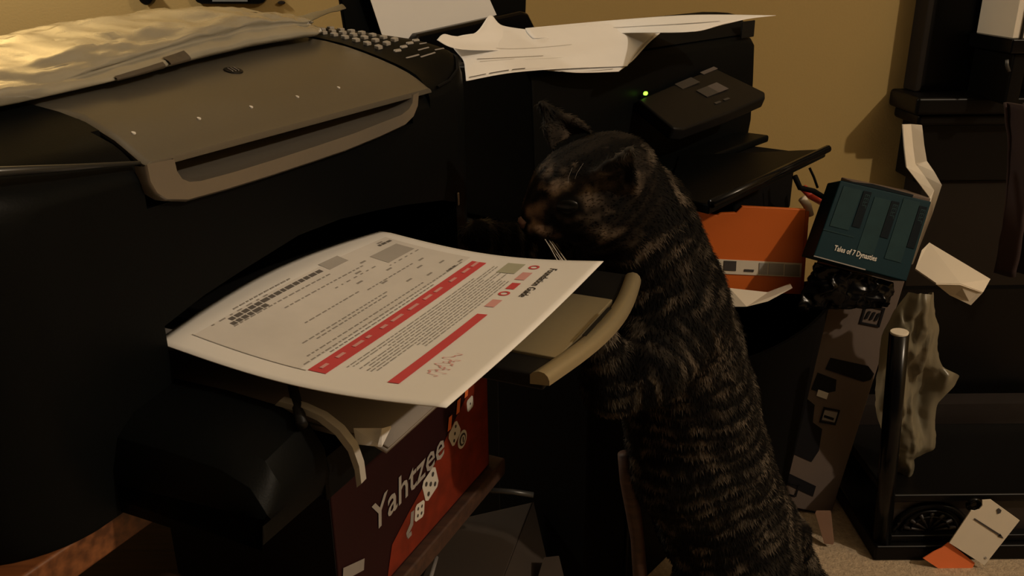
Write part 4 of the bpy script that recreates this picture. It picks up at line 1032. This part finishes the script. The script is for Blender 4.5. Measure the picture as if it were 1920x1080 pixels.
def coat_mat(nm, rough):
    m_ = bpy.data.materials.new(nm); m_.use_nodes = True; nt_ = m_.node_tree; p_ = nt_.nodes['Principled BSDF']
    a_ = nt_.nodes.new('ShaderNodeAttribute'); a_.attribute_name = 'coat'
    n_ = nt_.nodes.new('ShaderNodeTexNoise'); n_.inputs['Scale'].default_value = 500
    r_ = nt_.nodes.new('ShaderNodeMapRange'); r_.inputs['To Min'].default_value = .7; r_.inputs['To Max'].default_value = 1.3
    s_ = nt_.nodes.new('ShaderNodeVectorMath'); s_.operation = 'SCALE'
    tc_ = nt_.nodes.new('ShaderNodeTexCoord'); nt_.links.new(tc_.outputs['Object'], n_.inputs['Vector'])
    nt_.links.new(n_.outputs['Fac'], r_.inputs['Value']); nt_.links.new(a_.outputs['Color'], s_.inputs[0]); nt_.links.new(r_.outputs[0], s_.inputs['Scale'])
    nt_.links.new(s_.outputs[0], p_.inputs['Base Color']); p_.inputs['Roughness'].default_value = rough; p_.inputs['Specular IOR Level'].default_value = .06
    return m_
CM = coat_mat('tabby_coat', .7)
cat = root('cat', np.array([hp[0], hp[1], FLOOR]), 'dark brown tabby cat standing on its hind legs, looking into the printer', 'cat')
co = np.array(cat.location)
def mesh_np(name, v, f, c, m_, smooth=True):
    me = bpy.data.meshes.new(name); me.from_pydata((v-co).tolist(), [], f.tolist() if hasattr(f, 'tolist') else f); me.materials.append(m_)
    at = me.attributes.new('coat', 'FLOAT_COLOR', 'POINT'); at.data.foreach_set('color', np.concatenate([c, np.ones((len(c), 1))], 1).astype(np.float32).ravel())
    if smooth: me.polygons.foreach_set('use_smooth', [True]*len(me.polygons))
    o_ = bpy.data.objects.new(name, me); COL.objects.link(o_); o_.parent = cat; return o_
ccol = coat(cv, vn)
body = mesh_np('body', cv, cf, ccol, CM)
# short fur: thin blades lying along the body
rs_ = np.random.RandomState(4)
ar = np.linalg.norm(fn_, axis=1); NF = 70000
vis = cv[cf].mean(1)[:, 2] > FLOOR+.03
pr_ = ar*vis; pick = rs_.choice(len(cf), NF, p=pr_/pr_.sum())
w4 = rs_.dirichlet(np.ones(4), NF)
fp_ = (cv[cf[pick]]*w4[:, :, None]).sum(1); fn2 = (vn[cf[pick]]*w4[:, :, None]).sum(1); fn2 /= np.linalg.norm(fn2, axis=1)[:, None]
hd_ = np.linalg.norm(fp_-HC, axis=1); ish = 1/(1+np.exp((hd_-.055)/.008))
flow = np.array([.25, .1, -.95])[None]*(1-ish[:, None])+(-hf)[None]*ish[:, None]
flow = flow-fn2*(flow*fn2).sum(1)[:, None]; flow /= np.maximum(np.linalg.norm(flow, axis=1), 1e-6)[:, None]
ln = (.0062*(1-ish)+.0022*ish)*rs_.uniform(.6, 1.3, NF)
muz = np.linalg.norm((fp_-H(.046, 0, -.008)), axis=1); ln *= np.clip(muz/.03, .35, 1)
for e_ in EYEP: ln *= np.clip((np.linalg.norm(fp_-e_, axis=1)-.0095)/.006, .05, 1)
dr = fn2*.38+flow*.92+rs_.normal(size=(NF, 3))*.13; dr /= np.linalg.norm(dr, axis=1)[:, None]
sd_ = np.cross(dr, fn2); sd_ /= np.maximum(np.linalg.norm(sd_, axis=1), 1e-6)[:, None]
bw = .00042
b0 = fp_-sd_*bw-fn2*.0006; b1 = fp_+sd_*bw-fn2*.0006; m0 = fp_+dr*(ln*.55)[:, None]-sd_*bw*.7; m1 = fp_+dr*(ln*.55)[:, None]+sd_*bw*.7; tpp = fp_+dr*ln[:, None]-fn2*(ln*.12)[:, None]
fv = np.stack([b0, b1, m1, m0, tpp], 1).reshape(-1, 3)
ii = np.arange(NF)*5
ff = [tuple(x) for x in np.stack([ii, ii+1, ii+2, ii+3], 1).tolist()]+[tuple(x) for x in np.stack([ii+3, ii+2, ii+4], 1).tolist()]
fcol = np.repeat(coat(fp_, fn2)*rs_.uniform(.65, 1.45, (NF, 1)), 5, axis=0)
fur = mesh_np('fur', fv, ff, fcol, CM); fur['kind'] = 'stuff'
# eyes, nose, whiskers
for i, e_ in enumerate(EYEP):
    s_ = 1 if i == 0 else -1
    c_ = e_
    mb = MB(); n1, n2 = 16, 12
    en_ = _en if i == 0 else (lambda v_: HA.T@(HA@v_*[1, -1, 1]))(_en)
    ea_ = hf*.92+ht*.30; ea_ = ea_-en_*(ea_@en_); ea_ /= np.linalg.norm(ea_); eb_ = np.cross(en_, ea_)
    mb.grid(lambda a, b: c_+ea_*.0098*math.cos(2*math.pi*a)*math.sin(math.pi*b)+eb_*.0066*math.sin(2*math.pi*a)*math.sin(math.pi*b)+en_*.0046*math.cos(math.pi*b), n1, n2)
    mb.build('eye', M['eye'], cat, smooth=True)
mb = MB(); nc = H(.0535, 0, -.006)
mb.loft([[nc+hf*f_+hs_*s_*w_+ht*t_*h_ for s_, t_ in ((-1, .8), (-.5, 1), (.5, 1), (1, .8), (.55, -.2), (0, -1), (-.55, -.2))] for f_, w_, h_ in ((-.004, .0058, .0045), (.001, .0056, .0042), (.0025, .0035, .0025))])
mb.build('nose', M['nose'], cat, smooth=True)
for s in (1, -1):
    for k_ in range(6):
        a = H(.046-.0018*(k_ % 3), s*.0150, -.011-.0028*(k_//2)); d_ = hs_*s*(.72-.05*k_)+hf*(-.05-.12*k_)+ht*(-.25-.16*k_); d_ /= np.linalg.norm(d_)
        if s == 1: d_ = d_+X*.30-Z*.55; d_ /= np.linalg.norm(d_)
        pts = [a+d_*(.042*t_)-Z*.010*t_*t_ for t_ in (0, .25, .5, .75, 1)]
        MB().tube(pts, [.00038, .00034, .0003, .0002, .00008], 5).build('whisker', M['whisker'], cat, smooth=True)
for k_ in range(2):
    a = H(.014, .020, .0190)+hf*.004*k_; d_ = ht*.8+hf*(.2*k_-.2)+hs_*.5; d_ /= np.linalg.norm(d_)
    MB().tube([a, a+d_*.012, a+d_*.022-hf*.003], [.00010, .00008, .00004], 5).build('brow_whisker', M['whisker'], cat, smooth=True)
